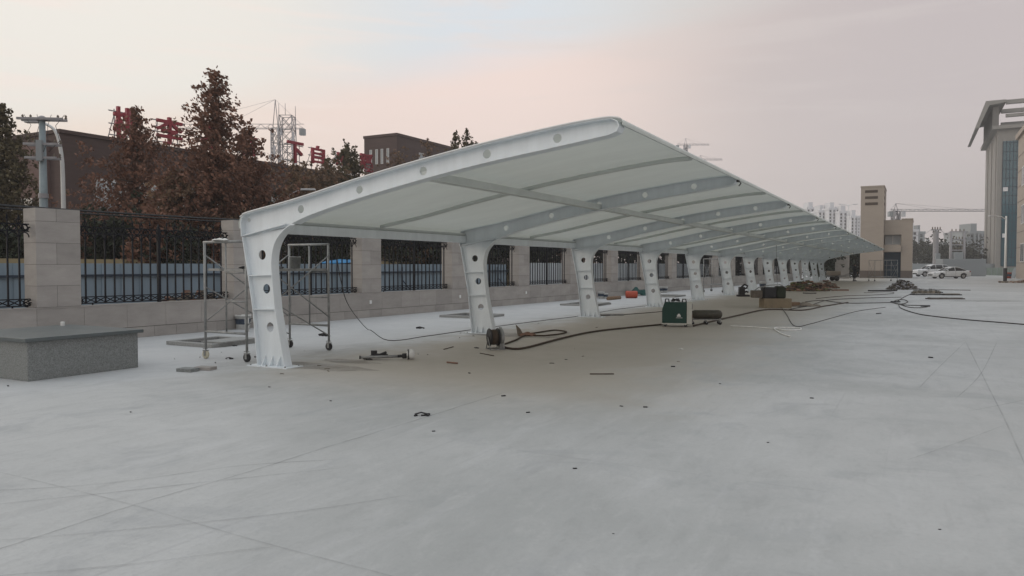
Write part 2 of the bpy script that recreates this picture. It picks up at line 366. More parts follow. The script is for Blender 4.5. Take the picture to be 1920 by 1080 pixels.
def plate(outline, holes, th):
    cu = bpy.data.curves.new('plate', 'CURVE'); cu.dimensions = '2D'; cu.fill_mode = 'BOTH'; cu.extrude = th/2
    for pl in [outline]+[[(cx+r*cos(2*pi*i/20), cz+r*sin(2*pi*i/20)) for i in range(20)] for cx, cz, r in holes]:
        sp = cu.splines.new('POLY'); sp.points.add(len(pl)-1); sp.use_cyclic_u = True
        for i, (a, b_) in enumerate(pl): sp.points[i].co = (a, b_, 0, 1)
    o = bpy.data.objects.new('plate', cu); col.objects.link(o); bpy.context.view_layer.update()
    me = bpy.data.meshes.new_from_object(o.evaluated_get(bpy.context.evaluated_depsgraph_get()))
    bpy.data.objects.remove(o); bpy.data.curves.remove(cu)
    me.transform(Matrix(((1, 0, 0, 0), (0, 0, -1, 0), (0, 1, 0, 0), (0, 0, 0, 1)))); return me
def strip(mb, P, w, th):
    """bent flat bar of width w (y) and thickness th following P in xz, centred on y=0"""
    k = len(mb.v); n = len(P)
    for i, (x, z) in enumerate(P):
        a = P[max(i-1, 0)]; c = P[min(i+1, n-1)]; dx, dz = c[0]-a[0], c[1]-a[1]; l = sqrt(dx*dx+dz*dz) or 1; nx, nz_ = -dz/l*th/2, dx/l*th/2
        mb.v += [(x+nx, -w/2, z+nz_), (x+nx, w/2, z+nz_), (x-nx, w/2, z-nz_), (x-nx, -w/2, z-nz_)]
    for i in range(n-1):
        a, b_ = k+4*i, k+4*i+4
        for j in range(4): mb.f.append((a+j, a+(j+1) % 4, b_+(j+1) % 4, b_+j)); mb.sm.append(False)
    mb.f.append((k, k+1, k+2, k+3)); mb.f.append((k+4*n-1, k+4*n-2, k+4*n-3, k+4*n-4)); mb.sm += [False, False]
def join(me, mb, name, m):
    bm = bmesh.new(); bm.from_mesh(me); t = mb.mesh('t', m); bm.from_mesh(t); bmesh.ops.recalc_face_normals(bm, faces=bm.faces)
    r = bpy.data.meshes.new(name); bm.to_mesh(r); bm.free(); r.materials.append(M[m]); return r
split_out = [(-9.58, 2.06)]
webc = [(-9.58, 2.06), (-9.45, 1.40), (-9.36, .9), (-9.27, .015)]+INNER[::-1]+[p for p in bot[::-1] if p[1] > 1.63 and p[1] < 2.235]
me_c = plate(webc, [(-9.22, 1.77, .078), (-9.13, 1.23, .078), (-9.06, .62, .078)], .012)
mb = MB(); strip(mb, [(-9.585, 2.06), (-9.455, 1.40), (-9.365, .9), (-9.275, .015)], .16, .012)
strip(mb, [p for p in bot if p[1] < 2.25]+INNER[1:], .16, .012)
me_c = join(me_c, mb, 'column', 'steel')
rafo = top+tip+[p for p in bot if p[1] > 2.2]+[(-9.58, 2.072)]
me_r = plate(rafo, [(-8.38, 2.47, .062), (-7.22, 2.715, .06), (-6.08, 2.92, .06), (-5.05, 3.08, .06), (-4.02, 3.205, .058)], .012)
mb = MB(); strip(mb, [(-9.585, 2.07)]+top+tip, .2, .012); strip(mb, [p for p in bot if p[1] > 2.25], .2, .012)
me_r = join(me_r, mb, 'rafter', 'steel')
def stiff(x0, z0, x1, z1, w=.152, t=.014):
    m_ = MB(); strip(m_, [(x0, z0), (x1, z1)], w, t); return m_.mesh('stiffener', 'steel')
me_s1 = stiff(-9.445, 1.44, -8.945, 1.455); me_s2 = stiff(-9.35, .90, -8.885, .915); me_s3 = stiff(-9.575, 2.085, -8.66, 2.245, .15)
mb = MB(); mb.box((-9.40, -.18, 0), (-8.54, .18, .014)); me_b = mb.mesh('base_plate', 'steel')
me_bo = [MB().lathe([(.014, .014), (.014, .034), (.001, .036)], (x, y, 0), 6, sm=False).mesh('bolt', 'galv') for x in (-9.35, -9.0, -8.60) for y in (-.145, .145)]
me_g = [MB().prism([(sgn*.007, .014), (sgn*.10, .014), (sgn*.012, .17)], sx-.006, sx+.006, 'yz').mesh('gusset', 'steel') for sx in (-9.16, -9.0, -8.84) for sgn in (-1, 1)]
cp = thing('carport', 'long white steel carport with a curved membrane roof beside the stone wall', 'carport', (0, Y0, 0))
for k in range(NB+1):
    y = k*BAY
    c = obj('column', me_c, cp); c.location = (0, y, 0)
    for nm, me in (('stiffener', me_s1), ('stiffener', me_s2), ('stiffener', me_s3), ('base_plate', me_b))+tuple(('gusset', g_) for g_ in me_g)+tuple(('bolt', g_) for g_ in me_bo): obj(nm, me, c)
    r = obj('rafter', me_r, cp); r.location = (0, y, 0)
    if k:
        h = MB(); h.box((-3.17, -.05, 3.25), (-3.12, .05, 3.28)); h.tube([(-3.13, 0, 3.27), (-3.09, 0, 3.22), (-3.13, 0, 3.17)], .012, 6)
        obj('bracket', h.mesh('bracket', 'dark'), r)
# membrane: one long sheet with hems, slightly slack between its supports
prof = [(-9.63, 2.20), (-9.64, 2.29), (-9.60, 2.39)]+[(x, z+.02) for x, z in top[6:]]+[(-3.18, 3.375), (-3.135, 3.35), (-3.12, 3.315), (-3.13, 3.285)]
def memz(x, y):
    f = y/BAY*2; fr = f-math.floor(f); xr = (x+9.4)/6.1
    return -.035*sin(pi*fr)**2*max(0, sin(pi*max(0, min(1, xr))))*(1 if 0 < xr < 1 else 0)
mb = MB(); ny = NB*8; n = len(prof)
for j in range(ny+1):
    y = -.10+(NB*BAY+.2)*j/ny
    for x, z in prof: mb.v.append((x, y, z+memz(x, max(0, y))))
for j in range(ny):
    for i in range(n-1): mb.f.append((j*n+i, j*n+i+1, (j+1)*n+i+1, (j+1)*n+i)); mb.sm.append(True)
mb.build('membrane_roof', 'membrane', cp, fix=False)
for yy in (-.105, NB*BAY+.105): MB().tube([(x, yy, z-.004) for x, z in prof[2:-2]], .012, 6).build('roof_hem', 'white', cp)
midp = [(x, z-.065) for x, z in top if x > -9.5] + [(-3.19, 3.31)]
for k in range(NB):
    mb = MB(); mb.tube([(x, 0, z) for x, z in midp], .038, 8); o = mb.build('curved_batten', 'tubed', cp); o.location = (0, (k+.5)*BAY, 0)
def beam(name, x0, z0, x1, z1, m):
    for k in range(NB):
        mb = MB(); mb.box((x0, .012, z0), (x1, BAY-.012, z1)); o = mb.build(name, m, cp, bevel=.012); o.location = (0, k*BAY, 0)
beam('purlin', -6.16, 2.80, -6.02, 2.92, 'tubed')
beam('rear_tie_beam', -9.56, 2.14, -9.46, 2.30, 'steel')
mb = MB(); mb.tube([(-3.155, .01, 3.318), (-3.155, NB*BAY+.02, 3.318)], .028, 10); mb.build('edge_tube', 'tube', cp)
mb = MB(); mb.tube([(-9.50, -.02, 2.335), (-9.50, NB*BAY+.02, 2.335)], .03, 8); mb.build('edge_tube', 'tube', cp)
# hanging wire from the roof edge
mb = MB(); p = G(1458, 558); mb.tube([(p.x, p.y, .01), (p.x+.02, p.y, 1.5), (p.x, p.y, 3.05)], .006, 5)

# ================================================================ BOUNDARY WALL AND FENCES
WX, WY, WA = -15.28, 9.35, -atan(.05)      # right edge of the first pillar; wall runs slightly towards the carport
PS, PW, PH, LH = 4.65, .87, 2.76, .74
K0, K1 = -1, 17
wall = thing('boundary_wall', 'beige stone clad boundary wall with square pillars behind the carport', 'wall', (WX, WY, 0), WA)
def wp(t, off=0, z=0):
    return Vector((WX-sin(WA)*t+cos(WA)*off, WY+cos(WA)*t+sin(WA)*off, z))
mb = MB()
mb.box((-.30, K0*PS-PW, 0), (-.012, K1*PS, LH-.01))
mbj = MB()
t = K0*PS-PW; i = 0
tend = K1*PS
z_ = [(0.0, .235, .55), (.241, LH, .93)]
for za, zb, wd in z_:
    t = K0*PS-PW
    while t < tend-.01:
        e = min(t+wd, tend); mb2 = mbj.box((-.03, t+.003, za+.003), (0+R.uniform(-.001, .001), e-.003, zb-.003)); t = e
mbj.box((-.31, K0*PS-PW, LH-.002), (.006, K1*PS, LH+.022))
mb.build('wall_core', 'stoned', wall); mbj.build('cladding', 'stone', wall)
def pillar_meshes():
    core = MB().box((-.44, -PW+.012, LH+.02), (.0, -.012, PH-.01)); bl = MB(); z = LH+.024; c = 0
    hs = [.43, .43, .43, .43, .26]
    for h in hs:
        zz = min(z+h, PH)
        if c % 2 == 0: xs = [(-PW, -PW/2-.04), (-PW/2-.04, 0)]
        else: xs = [(-PW, 0)]
        for a, b_ in xs: bl.box((-.455, a+.003, z+.003), (.012+R.uniform(-.001, .001), b_-.003, zz-.003))
        z = zz; c += 1
    return core.mesh('pillar_core', 'stoned'), bl.mesh('pillar', 'stone')
mc, mp_ = pillar_meshes()
for k in range(K0, K1+1):
    a = obj('pillar', mp_, wall, bevel=0); a.location = (0, k*PS, 0); c = obj('pillar_core', mc, a)
# sockets in the low wall
for q in [(694, 567), (862, 557), (986, 550)]:
    r = ray(*q); best = min(range(0, 4000), key=lambda t_: abs(wp(t_*.01).x/wp(t_*.01).y-r.x/r.y)); tt = best*.01
    MB().box((0, tt-.04, .42), (.03, tt+.04, .53)).build('socket_box', 'white', wall)
# fence panel, local: y from 0 to GAP, x across
GAP = PS-PW
bars = MB(); band = MB(); lat = MB(); post = MB(); nb = 18; dz = GAP/nb
for i in range(1, nb):
    if i == nb//2: continue
    y = i*dz; bars.box((-.014, y-.014, .80), (.014, y+.014, 2.30))
post.box((-.032, GAP/2-.032, LH+.022), (.032, GAP/2+.032, 2.46)); post.lathe([(.001, 2.56), (.03, 2.50), (.036, 2.46)], (0, GAP/2, 0), 8)
for z in (.80, .935): lat.box((-.012, .02, z-.011), (.012, GAP/2-.034, z+.011)); lat.box((-.012, GAP/2+.034, z-.011), (.012, GAP-.02, z+.011))
for i in range(nb):
    y = i*dz
    for s_ in (0, 1):
        lat.tube([(.0, y+.004, .815 if s_ else .92), (0, y+dz-.004, .92 if s_ else .815)], .011, 4)
for y in (.35, GAP/2-.02, GAP-.35): lat.box((-.012, y-.012, LH+.022), (.012, y+.012, .79))
for z in (2.28, 2.42): band.box((-.012, .02, z-.011), (.012, GAP/2-.034, z+.011)); band.box((-.012, GAP/2+.034, z-.011), (.012, GAP-.02, z+.011))
for i in range(nb):
    yc = (i+.5)*dz
    band.tube([(0, yc+.058*cos(a), 2.35+.058*sin(a)) for a in [2*pi*j/10 for j in range(10)]], .012, 4, closed=True)
    band.tube([(0, yc+.085*cos(a), 2.10+.10*sin(a)+.06) for a in [pi*j/6 for j in range(7)]], .012, 4)
    band.tube([(0, i*dz+.03*cos(a), 2.35+.05*sin(a)) for a in [2*pi*j/8 for j in range(8)]], .011, 4, closed=True)
    if 0 < i and i != nb//2:
        band.lathe([(.010, 2.43), (.010, 2.50), (.026, 2.53), (.001, 2.62)], (0, i*dz, 0), 5)
        if i % 2: band.tube([(0, i*dz+.045*cos(a)*(1 if a < pi else 1), 2.475+.045*sin(a)) for a in [2*pi*j/8 for j in range(8)]], .011, 4, closed=True)
brk = []
for y, d in ((.0, 1), (GAP, -1)):                    # scroll brackets against the pillars
    for z in (.86, 2.36):
        band0 = band; band = MB()
        band.tube([(.0, y+d*(.09+.07*cos(a)*(1-j/26)), z+.09*sin(a)*(1-j/26)) for j, a in enumerate([pi+2*pi*j/9 for j in range(15)])], .011, 4)
        band.box((-.012, min(y, y+d*.05), z-.012), (.012, max(y, y+d*.05), z+.012)); brk.append(band); band = band0
f0 = thing('iron_fence_panel', '', 'fence', wp(K0*PS, -.2), WA, 'black wrought iron fence panels between the stone pillars')
bars.build('bars', 'iron', f0); post.build('post', 'iron', f0); lat.build('lattice_band', 'iron', f0); band.build('scroll_band', 'iron', f0)
for b_ in brk: b_.build('scroll_bracket', 'iron', f0)
for k in range(K0, K1):
    if k == -1: lb = 'black iron fence panel cut by the left edge, left of every pillar in view'
    elif k == 0: lb = 'black iron fence panel right of the leftmost pillar, behind the left half of the scaffold'
    else: lb = f'black wrought iron fence panel between the {ORD[k]} and {ORD[k+1]} stone pillars from the left'
    o = f0 if k == K0 else dup(f0, wp(k*PS, -.2), WA, lb)
    o['label'] = lb

# ================================================================ BEHIND THE WALL
hx = -20.5
ho = thing('sheet_hoarding', 'blue grey corrugated sheet hoarding seen through the iron fence', 'hoarding', (hx, 0, 0), WA)
def ribbed(mb, y0, y1, z0, z1, pitch=.28, d=.03):
    y = y0; k = 0
    while y < y1-.01:
        e = min(y+pitch, y1)
        mb.prism([(0, y), (0, e), (-.02, e), (-.02, y)], z0, z1, 'xy') if k % 2 == 0 else mb.prism([(d, y), (d, e), (d-.02, e), (d-.02, y)], z0, z1, 'xy')
        mb.box((-.0195, e-.012, z0), (d-.0005, e+.012, z1)); y = e; k += 1
mb = MB(); ribbed(mb, -6, 34, .05, 1.66); mb.build('sheet_panel', 'hoard', ho)
mb = MB(); ribbed(mb, 34.3, 92, .05, 1.75, .5); mb.build('sheet_panel', 'hoardw', ho)
mb = MB(); mb.box((.045, -6, 1.30), (.09, 34, 1.36)); mb.box((.045, -6, .36), (.09, 34, .42)); mb.build('rail', 'rail', ho)
for y in (9.4, 17.5, 25.5, 33):
    mb = MB(); mb.tube([(.12, y, 0), (.12, y, 1.55)], .03, 6); mb.tube([(.12, y, 1.0), (.9, y+.25, .02)], .025, 6); mb.build('prop', 'rail', ho)
tag(MB().box((-27.6, -8, 0), (-27.0, 60, 1.84)).build('tan_wall', 'tan'), 'long low tan wall behind the blue hoarding', 'wall')
# heap of bricks behind the fence
def rubble(name, label, cat, c, rx, ry, h, n, mats, s0=.1, s1=.3, rz=0, kind=None, seed=1, flat=1.):
    rr = random.Random(seed); meshes = {m: MB() for m in mats}
    for i in range(n):
        a = rr.uniform(0, 2*pi); q = sqrt(rr.random()); x, y = rx*q*cos(a), ry*q*sin(a); zz = h*(1-q**1.5)*rr.uniform(.2, 1)*(1 if q < .9 else .4)
        s = rr.uniform(s0, s1); mt = Matrix.Translation((x, y, max(zz, s*.25))) @ Matrix.Rotation(rr.uniform(0, 3), 4, 'Z') @ Matrix.Rotation(rr.uniform(-.5, .5), 4, 'X')
        e = MB(); j = [rr.uniform(.7, 1.1) for _ in range(3)]; e.box((-s*.5*j[0], -s*.32*j[1], -s*.22*flat*j[2]), (s*.5*j[1], s*.32*j[2], s*.22*flat*j[0])); e.xf(mt)
        t_ = meshes[mats[i % len(mats)]]; k = len(t_.v); t_.v += e.v; t_.f += [tuple(k+q_ for q_ in f) for f in e.f]; t_.sm += e.sm
    al = MB(); me = bpy.data.meshes.new(name); vs = []; fs = []; mi = []
    for q, m in enumerate(mats):
        k = len(vs); vs += meshes[m].v; fs += [tuple(k+i for i in f) for f in meshes[m].f]; mi += [q]*len(meshes[m].f)
    me.from_pydata(vs, [], fs)
    for m in mats: me.materials.append(M[m])
    me.polygons.foreach_set('material_index', mi); me.update()
    o = obj(name, me); o.location = c; o.rotation_euler = (0, 0, rz); return tag(o, label, cat, kind=kind)
rubble('brick_heap', 'heap of old red brown bricks behind the iron fence', 'brick heap', (-18.6, 14.8, 0), .9, 2.2, 1.0, 420, ['scrapr', 'scrap'], .12, .26, seed=3)

# ---- trees
def leafquad(mb, p, s, rr):
    n = Vector((rr.gauss(0, 1), rr.gauss(0, 1), rr.gauss(0, 1))).normalized(); a = n.orthogonal().normalized(); b_ = n.cross(a)
    k = len(mb.v); t = rr.uniform(.6, 1)
    mb.v += [tuple(p-a*s), tuple(p-b_*s*t*.7), tuple(p+a*s), tuple(p+b_*s*t*.7)]; mb.f.append((k, k+1, k+2, k+3)); mb.sm.append(False)
def make_tree(name, label, cat, loc, H, prof, leaf, seed, nl=5200, ls=.11, trunk_r=.12, trunk='bark', steep=.9, clear=.12, group=None, spread=.5, nb_=None, parts=True):
    """prof(t) -> crown radius at height fraction t"""
    rr = random.Random(seed); root = thing(name, label, cat, loc, rr.uniform(0, 6), group)
    tr = MB(); cr = MB(); lean = rr.uniform(-.02, .02)
    spine = [Vector((lean*H*t+.05*sin(t*7+seed), .05*cos(t*6+seed), H*t*.97)) for t in [i/10 for i in range(11)]]
    tr.tube(spine, [trunk_r*(1-.9*i/10) for i in range(11)], 7)
    nbr = nb_ or int(H*7); ends = []
    for i in range(nbr):
        t = clear+(1-clear)*((i+.5)/nbr)**.9; rad = prof(t)*rr.uniform(.45, 1.08)
        a = i*2.4+rr.uniform(-.5, .5); base = spine[min(9, int(t*10))].lerp(spine[min(10, int(t*10)+1)], t*10-int(t*10)) if t < 1 else spine[-1]
        d = Vector((cos(a), sin(a), 0)); up = steep*rad*rr.uniform(.6, 1.3)
        e = base+d*rad+Vector((0, 0, up-steep*rad*.35)); m_ = base.lerp(e, .55)+Vector((0, 0, -.12*rad))
        pts = [base, base.lerp(m_, .5), m_, e]; r0 = trunk_r*.33*(1-t*.7)+.008
        tr.tube(pts, [r0, r0*.7, r0*.45, r0*.18], 4, caps=False)
        ends.append((base, m_, e, rad))
    tot = sum(x[3]+.15 for x in ends)
    for base, m_, e, rad in ends:
        cnt = int(nl*(rad+.15)/tot)
        ncl = max(2, int(cnt/9))
        for c in range(ncl):
            u = rr.random()**.7; p = (base.lerp(m_, u*2) if u < .5 else m_.lerp(e, u*2-1)); sg = .10+spread*.36*rad*(.35+u)
            q = p+Vector((rr.gauss(0, sg), rr.gauss(0, sg), rr.gauss(0, sg)))
            for _ in range(9):
                leafquad(cr, q+Vector((rr.gauss(0, .085), rr.gauss(0, .085), rr.gauss(0, .085))), ls*rr.uniform(.6, 1.25), rr)
    if parts:
        tr.build('trunk', trunk, root, fix=False); cr.build('crown', leaf, root, fix=False)
    return root
def shape(kind, rm):
    if kind == 'spire': return lambda t: rm*(.30+.75*sin(pi*min(1, t*1.25)**.8) if t < .62 else .62*(1-t)/.38*.85+.10)
    if kind == 'round': return lambda t: rm*(max(0., sin(pi*min(1, max(.02, (t-.08)/.96))))**.6)
    if kind == 'column': return lambda t: rm*(.55+.45*sin(pi*t))*(1 if t < .8 else max(.12, (1-t)/.2))
    if kind == 'broad': return lambda t: rm*(.75+.25*sin(pi*t) if t < .6 else max(.1, (1-t)/.4*.95))
def put_tree(px, ytop, F, *a, **k):
    p = PF(px, 498, F); top_ = PF(px, ytop, F).z; p.z = 0; return p, top_
TG = 'autumn trees behind the boundary wall'
for nm, lb, px, yt, F, kind, rm, leaf, nl, ls, kw in [
  ('broadleaf_tree', 'dark bushy tree at the left edge of the picture, left of the utility pole', 8, 186, 36, 'broad', 1.75, 'leafo', 11000, .10, {}),
  ('poplar_tree', 'sparse autumn tree rising in front of the first red roof character', 258, 194, 37, 'broad', 2.3, 'leafr', 10500, .10, {}),
  ('poplar_tree', 'tallest russet tree with a pointed top, left of the lattice mast', 402, 130, 34, 'spire', 2.7, 'leafr', 15500, .095, {}),
  ('poplar_tree', 'russet tree crowding the right side of the tallest tree', 462, 226, 36, 'broad', 1.8, 'leafr', 8200, .095, {}),
  ('poplar_tree', 'low russet tree between the first two roof characters trees', 335, 318, 33, 'broad', 1.7, 'leafb', 5000, .095, {}),
  ('broadleaf_tree', 'low brown tree under the lattice mast, left of the curved lamp', 560, 305, 52, 'broad', 2.8, 'leafb', 7000, .13, {}),
  ('broadleaf_tree', 'rounded brown tree just left of the dark columnar trees', 598, 312, 58, 'round', 3.0, 'leafb', 6000, .13, {}),
  ('columnar_tree', 'shortest of the dark columnar trees left of the tall brick block', 617, 290, 62, 'column', .8, 'leafo', 3200, .13, {}),
  ('columnar_tree', 'tallest columnar tree left of the tall brick block', 645, 262, 62, 'column', 1.25, 'leafo', 7000, .13, {}),
  ('columnar_tree', 'columnar tree directly left of the dense red character', 664, 272, 63, 'column', 1.0, 'leafo', 4500, .13, {}),
  ('broadleaf_tree', 'brown tree covering the left corner of the tall brick block', 690, 325, 66, 'broad', 2.2, 'leafb', 5000, .14, {}),
  ('broadleaf_tree', 'brown tree in front of the corner of the tall brick block', 742, 282, 80, 'round', 2.6, 'leafb', 3600, .15, {}),
  ('broadleaf_tree', 'thin brown tree before the right face of the tall brick block', 806, 262, 88, 'round', 2.2, 'leafb', 2200, .15, {}),
  ('columnar_tree', 'slim dark columnar tree peeking over the carport roof, left of a taller one', 853, 240, 78, 'column', 1.1, 'leafo', 5000, .14, {}),
  ('columnar_tree', 'tallest columnar tree peeking over the carport roof', 871, 234, 78, 'column', 1.35, 'leafo', 5600, .14, {}),
  ('columnar_tree', 'small columnar tip just right of the tallest one above the roof', 893, 260, 80, 'column', .6, 'leafo', 2200, .13, {}),
  ('columnar_tree', 'rightmost pair of tiny tree tips above the roof line, left tip', 914, 264, 82, 'column', .45, 'leafo', 1500, .13, {}),
  ('columnar_tree', 'rightmost tiny tree tip above the carport roof line', 921, 264, 82, 'column', .42, 'leafo', 1500, .13, {}),
  ('broadleaf_tree', 'low brown tree behind the fence between two taller autumn trees', 180, 330, 44, 'broad', 2.0, 'leafr', 2600, .10, {}),
  ]:
    p, tz = put_tree(px, yt, F)
    make_tree(nm, lb, 'tree', p, tz, shape(kind, rm), leaf, int(px*3+yt), nl, ls, trunk_r=.10+tz*.006, group=TG, clear=.14 if kind != 'column' else .1, steep=.9 if kind != 'column' else 1.8, trunk='bark', **kw)
# dark green shrubs and small trees between hoarding and buildings, seen through the fence
for i, (px, yt, F, rm, lf, tk) in enumerate([(20, 440, 27, 1.0, 'leafg', 'bark'), (120, 425, 30, .9, 'leafr', 'barkp'), (190, 418, 31, 1.5, 'leafg', 'bark'), (240, 424, 32, 1.5, 'leafg', 'bark'), (283, 400, 30, 1.2, 'leafr', 'barkp'), (330, 432, 31, 1.5, 'leafg', 'bark'), (385, 410, 33, 1.6, 'leafr', 'barkp'),
    (430, 400, 34, 1.7, 'leafb', 'bark'), (560, 405, 36, 2.0, 'leafg', 'bark'), (610, 400, 38, 2.0, 'leafg', 'bark'), (655, 420, 40, 1.6, 'leafg', 'barkp'), (730, 425, 44, 2.2, 'leafg', 'barkp'), (775, 420, 46, 2.2, 'leafb', 'barkp'), (820, 425, 46, 2.2, 'leafg', 'bark'),
    (930, 432, 52, 2.8, 'leafg', 'barkp'), (1010, 442, 55, 2.8, 'leafg', 'barkp'), (1060, 436, 58, 3.0, 'leafb', 'bark'), (1140, 448, 62, 3.2, 'leafg', 'bark'), (1200, 440, 64, 3.4, 'leafg', 'bark'), (1260, 445, 68, 3.4, 'leafg', 'bark'), (1320, 450, 70, 3.4, 'leafg', 'bark'), (1385, 450, 74, 3.6, 'leafg', 'bark'), (1440, 455, 80, 3.6, 'leafg', 'bark'), (1490, 462, 88, 3.6, 'leafg', 'bark'), (1535, 466, 92, 3.0, 'leafg', 'bark')]):
    p, tz = put_tree(px, yt, F)
    where = 'pillar' 
    tt = {0: 'left of the leftmost stone pillar'}.get(i, f'{ORD[min(i,19)]} from the left' if i < 20 else ['far along the fence, nearest of the last six', 'far along the fence, second of the last six', 'far along the fence, third of the last six', 'far along the fence, fourth of the last six', 'far along the fence, next to last', 'far along the fence, beside the gatehouse'][i-20])
    make_tree('garden_tree', f'low {"dark green" if lf == "leafg" else "brown leaved"} tree behind the hoarding, {tt}', 'tree', p, tz, shape('round', rm), lf, 900+i, 3000 if F < 60 else 3600, .10 if F < 45 else .18, trunk_r=.07, trunk=tk, group='low trees seen through the fence', clear=.3, spread=.6)

for i, (px, F, W_) in enumerate([(1568, 100, 7), (1592, 108, 7)]):
    p = PF(px, 498, F); p.z = 0; rr = random.Random(i+71); mb = MB()
    for j in range(5200): leafquad(mb, Vector((rr.uniform(-W_/2, W_/2), rr.gauss(0, .5), (rr.random()**.8)*3.3*(1+.15*noise.noise((rr.random()*3, i, 0))))), rr.uniform(.08, .2), rr)
    o = mb.build('clipped_hedge', 'leafg', fix=False); o.location = p; o.rotation_euler = (0, 0, YAW); tag(o, ['dark green hedge behind the last carport columns', 'dark green hedge left of the gatehouse behind the worker'][i], 'hedge')
# ---- buildings on the left
def windows(root, wins, face, at, frame=.06, mat_='win', mull=1):
    """wins: (a0,a1,z0,z1) ; face 'x' plane x=at facing +x, or 'y' plane y=at facing -y"""
    for (a0, a1, z0, z1) in wins:
        fr = MB(); gl = MB()
        def bx(m_, a, b_, c, d, e0, e1):
            if face == 'x': m_.box((at+e0, a, c), (at+e1, b_, d))
            else: m_.box((a, at-e1, c), (b_, at-e0, d))
        bx(fr, a0, a0+frame, z0, z1, -.05, .035); bx(fr, a1-frame, a1, z0, z1, -.05, .035)
        bx(fr, a0+frame, a1-frame, z0, z0+frame, -.05, .035); bx(fr, a0+frame, a1-frame, z1-frame, z1, -.05, .035)
        for i in range(mull):
            c = a0+(a1-a0)*(i+1)/(mull+1); bx(fr, c-frame/2, c+frame/2, z0+frame, z1-frame, -.05, .03)
        bx(gl, a0+frame, a1-frame, z0+frame, z1-frame, -.03, .012)
        f_ = fr.build('window', 'frame', root); gl.build('pane', mat_, f_)
b1 = thing('brick_building', 'dark brown brick building with a flat roof and red rooftop characters', 'building', (0, 0, 0))
bx0, bz = -50.4, 10.45
by0 = PY(112, 253, 29.6).y
mb = MB(); mb.box((-75, 29.6, 0), (bx0, 66, bz)); mb.box((-75, 66, 0), (bx0+.3, 80, bz-.2)); mb.build('wall', 'brick', b1)
mb = MB(); mb.box((-75.1, 29.5, bz), (bx0+.12, 66.1, bz+.25)); mb.build('parapet', 'brick', b1)
mb = MB(); mb.box((-60, 29.3, .0), (-51.6, 29.6, bz-.4)); mb.build('side_wall', 'brickp', b1)
windows(b1, [(-57, -55.6, 4.2, 6.2), (-57, -55.6, 7.3, 9.1), (-54.5, -53.2, 4.2, 6.2)], 'y', 29.3)
def yat(px, x0):  # y on plane x=x0 seen at column px
    r = ray(px, 498); return r.y/r.x*x0
ws = []
for a, b_, z0, z1 in [(178, 242, 5.2, 7.7), (262, 300, 5.2, 7.7), (178, 250, 1.4, 4.6), (262, 300, 1.4, 4.6), (330, 370, 5.2, 7.7), (330, 370, 1.4, 4.6), (400, 430, 5.2, 7.7), (452, 478, 5.2, 7.7), (510, 545, 5.6, 7.7), (400, 430, 1.4, 4.6)]:
    ws.append((yat(a, bx0), yat(b_, bx0), z0, z1))
windows(b1, ws, 'x', bx0, .22, 'winl', 2)
# further wing with pale roof sheet
b2 = thing('far_wing', 'pale roofed wing behind the brown brick building, at the foot of the lattice mast', 'building')
p = PF(500, 498, 85); mb = MB(); mb.box((p.x-14, p.y-4, 0), (p.x+3, p.y+10, 9.6)); mb.build('wall', 'brick', b2)
mb = MB(); mb.box((p.x-14, p.y-4.2, 9.6), (p.x+3.2, p.y+10, 11.6)); mb.build('roof', 'aptg', b2)
# tall brick block
b3 = thing('brick_block', 'tall dark brick block with narrow paired windows behind the trees', 'building')
cx_ = PF(745, 498, 100); fx, fy = cx_.x, cx_.y; tz = PF(745, 254, 100).z
lx = PY(683, 300, fy).x
mb = MB(); mb.box((lx, fy, 0), (fx, fy+42, tz)); mb.build('wall', 'brick', b3)
mb = MB(); mb.box((lx-.1, fy-.1, tz), (fx+.1, fy+42, tz+.35)); mb.build('parapet', 'brick', b3)
ws = []
for zz, hh in ((tz-3.6, 2.0), (tz-7.6, 2.0), (tz-11.6, 2.0)):
    for q in (693, 704, 714, 725): 
        x_ = PY(q, 300, fy).x; ws.append((x_, x_+.42, zz, zz+hh))
windows(b3, ws, 'y', fy, .06, 'winl', 0)
ws = []
for zz in (tz-3.6, tz-7.6):
    for j in range(6): ws.append((fy+5+j*6, fy+6.3+j*6, zz, zz+2.0))
windows(b3, ws, 'x', fx, .1, 'winl', 0)
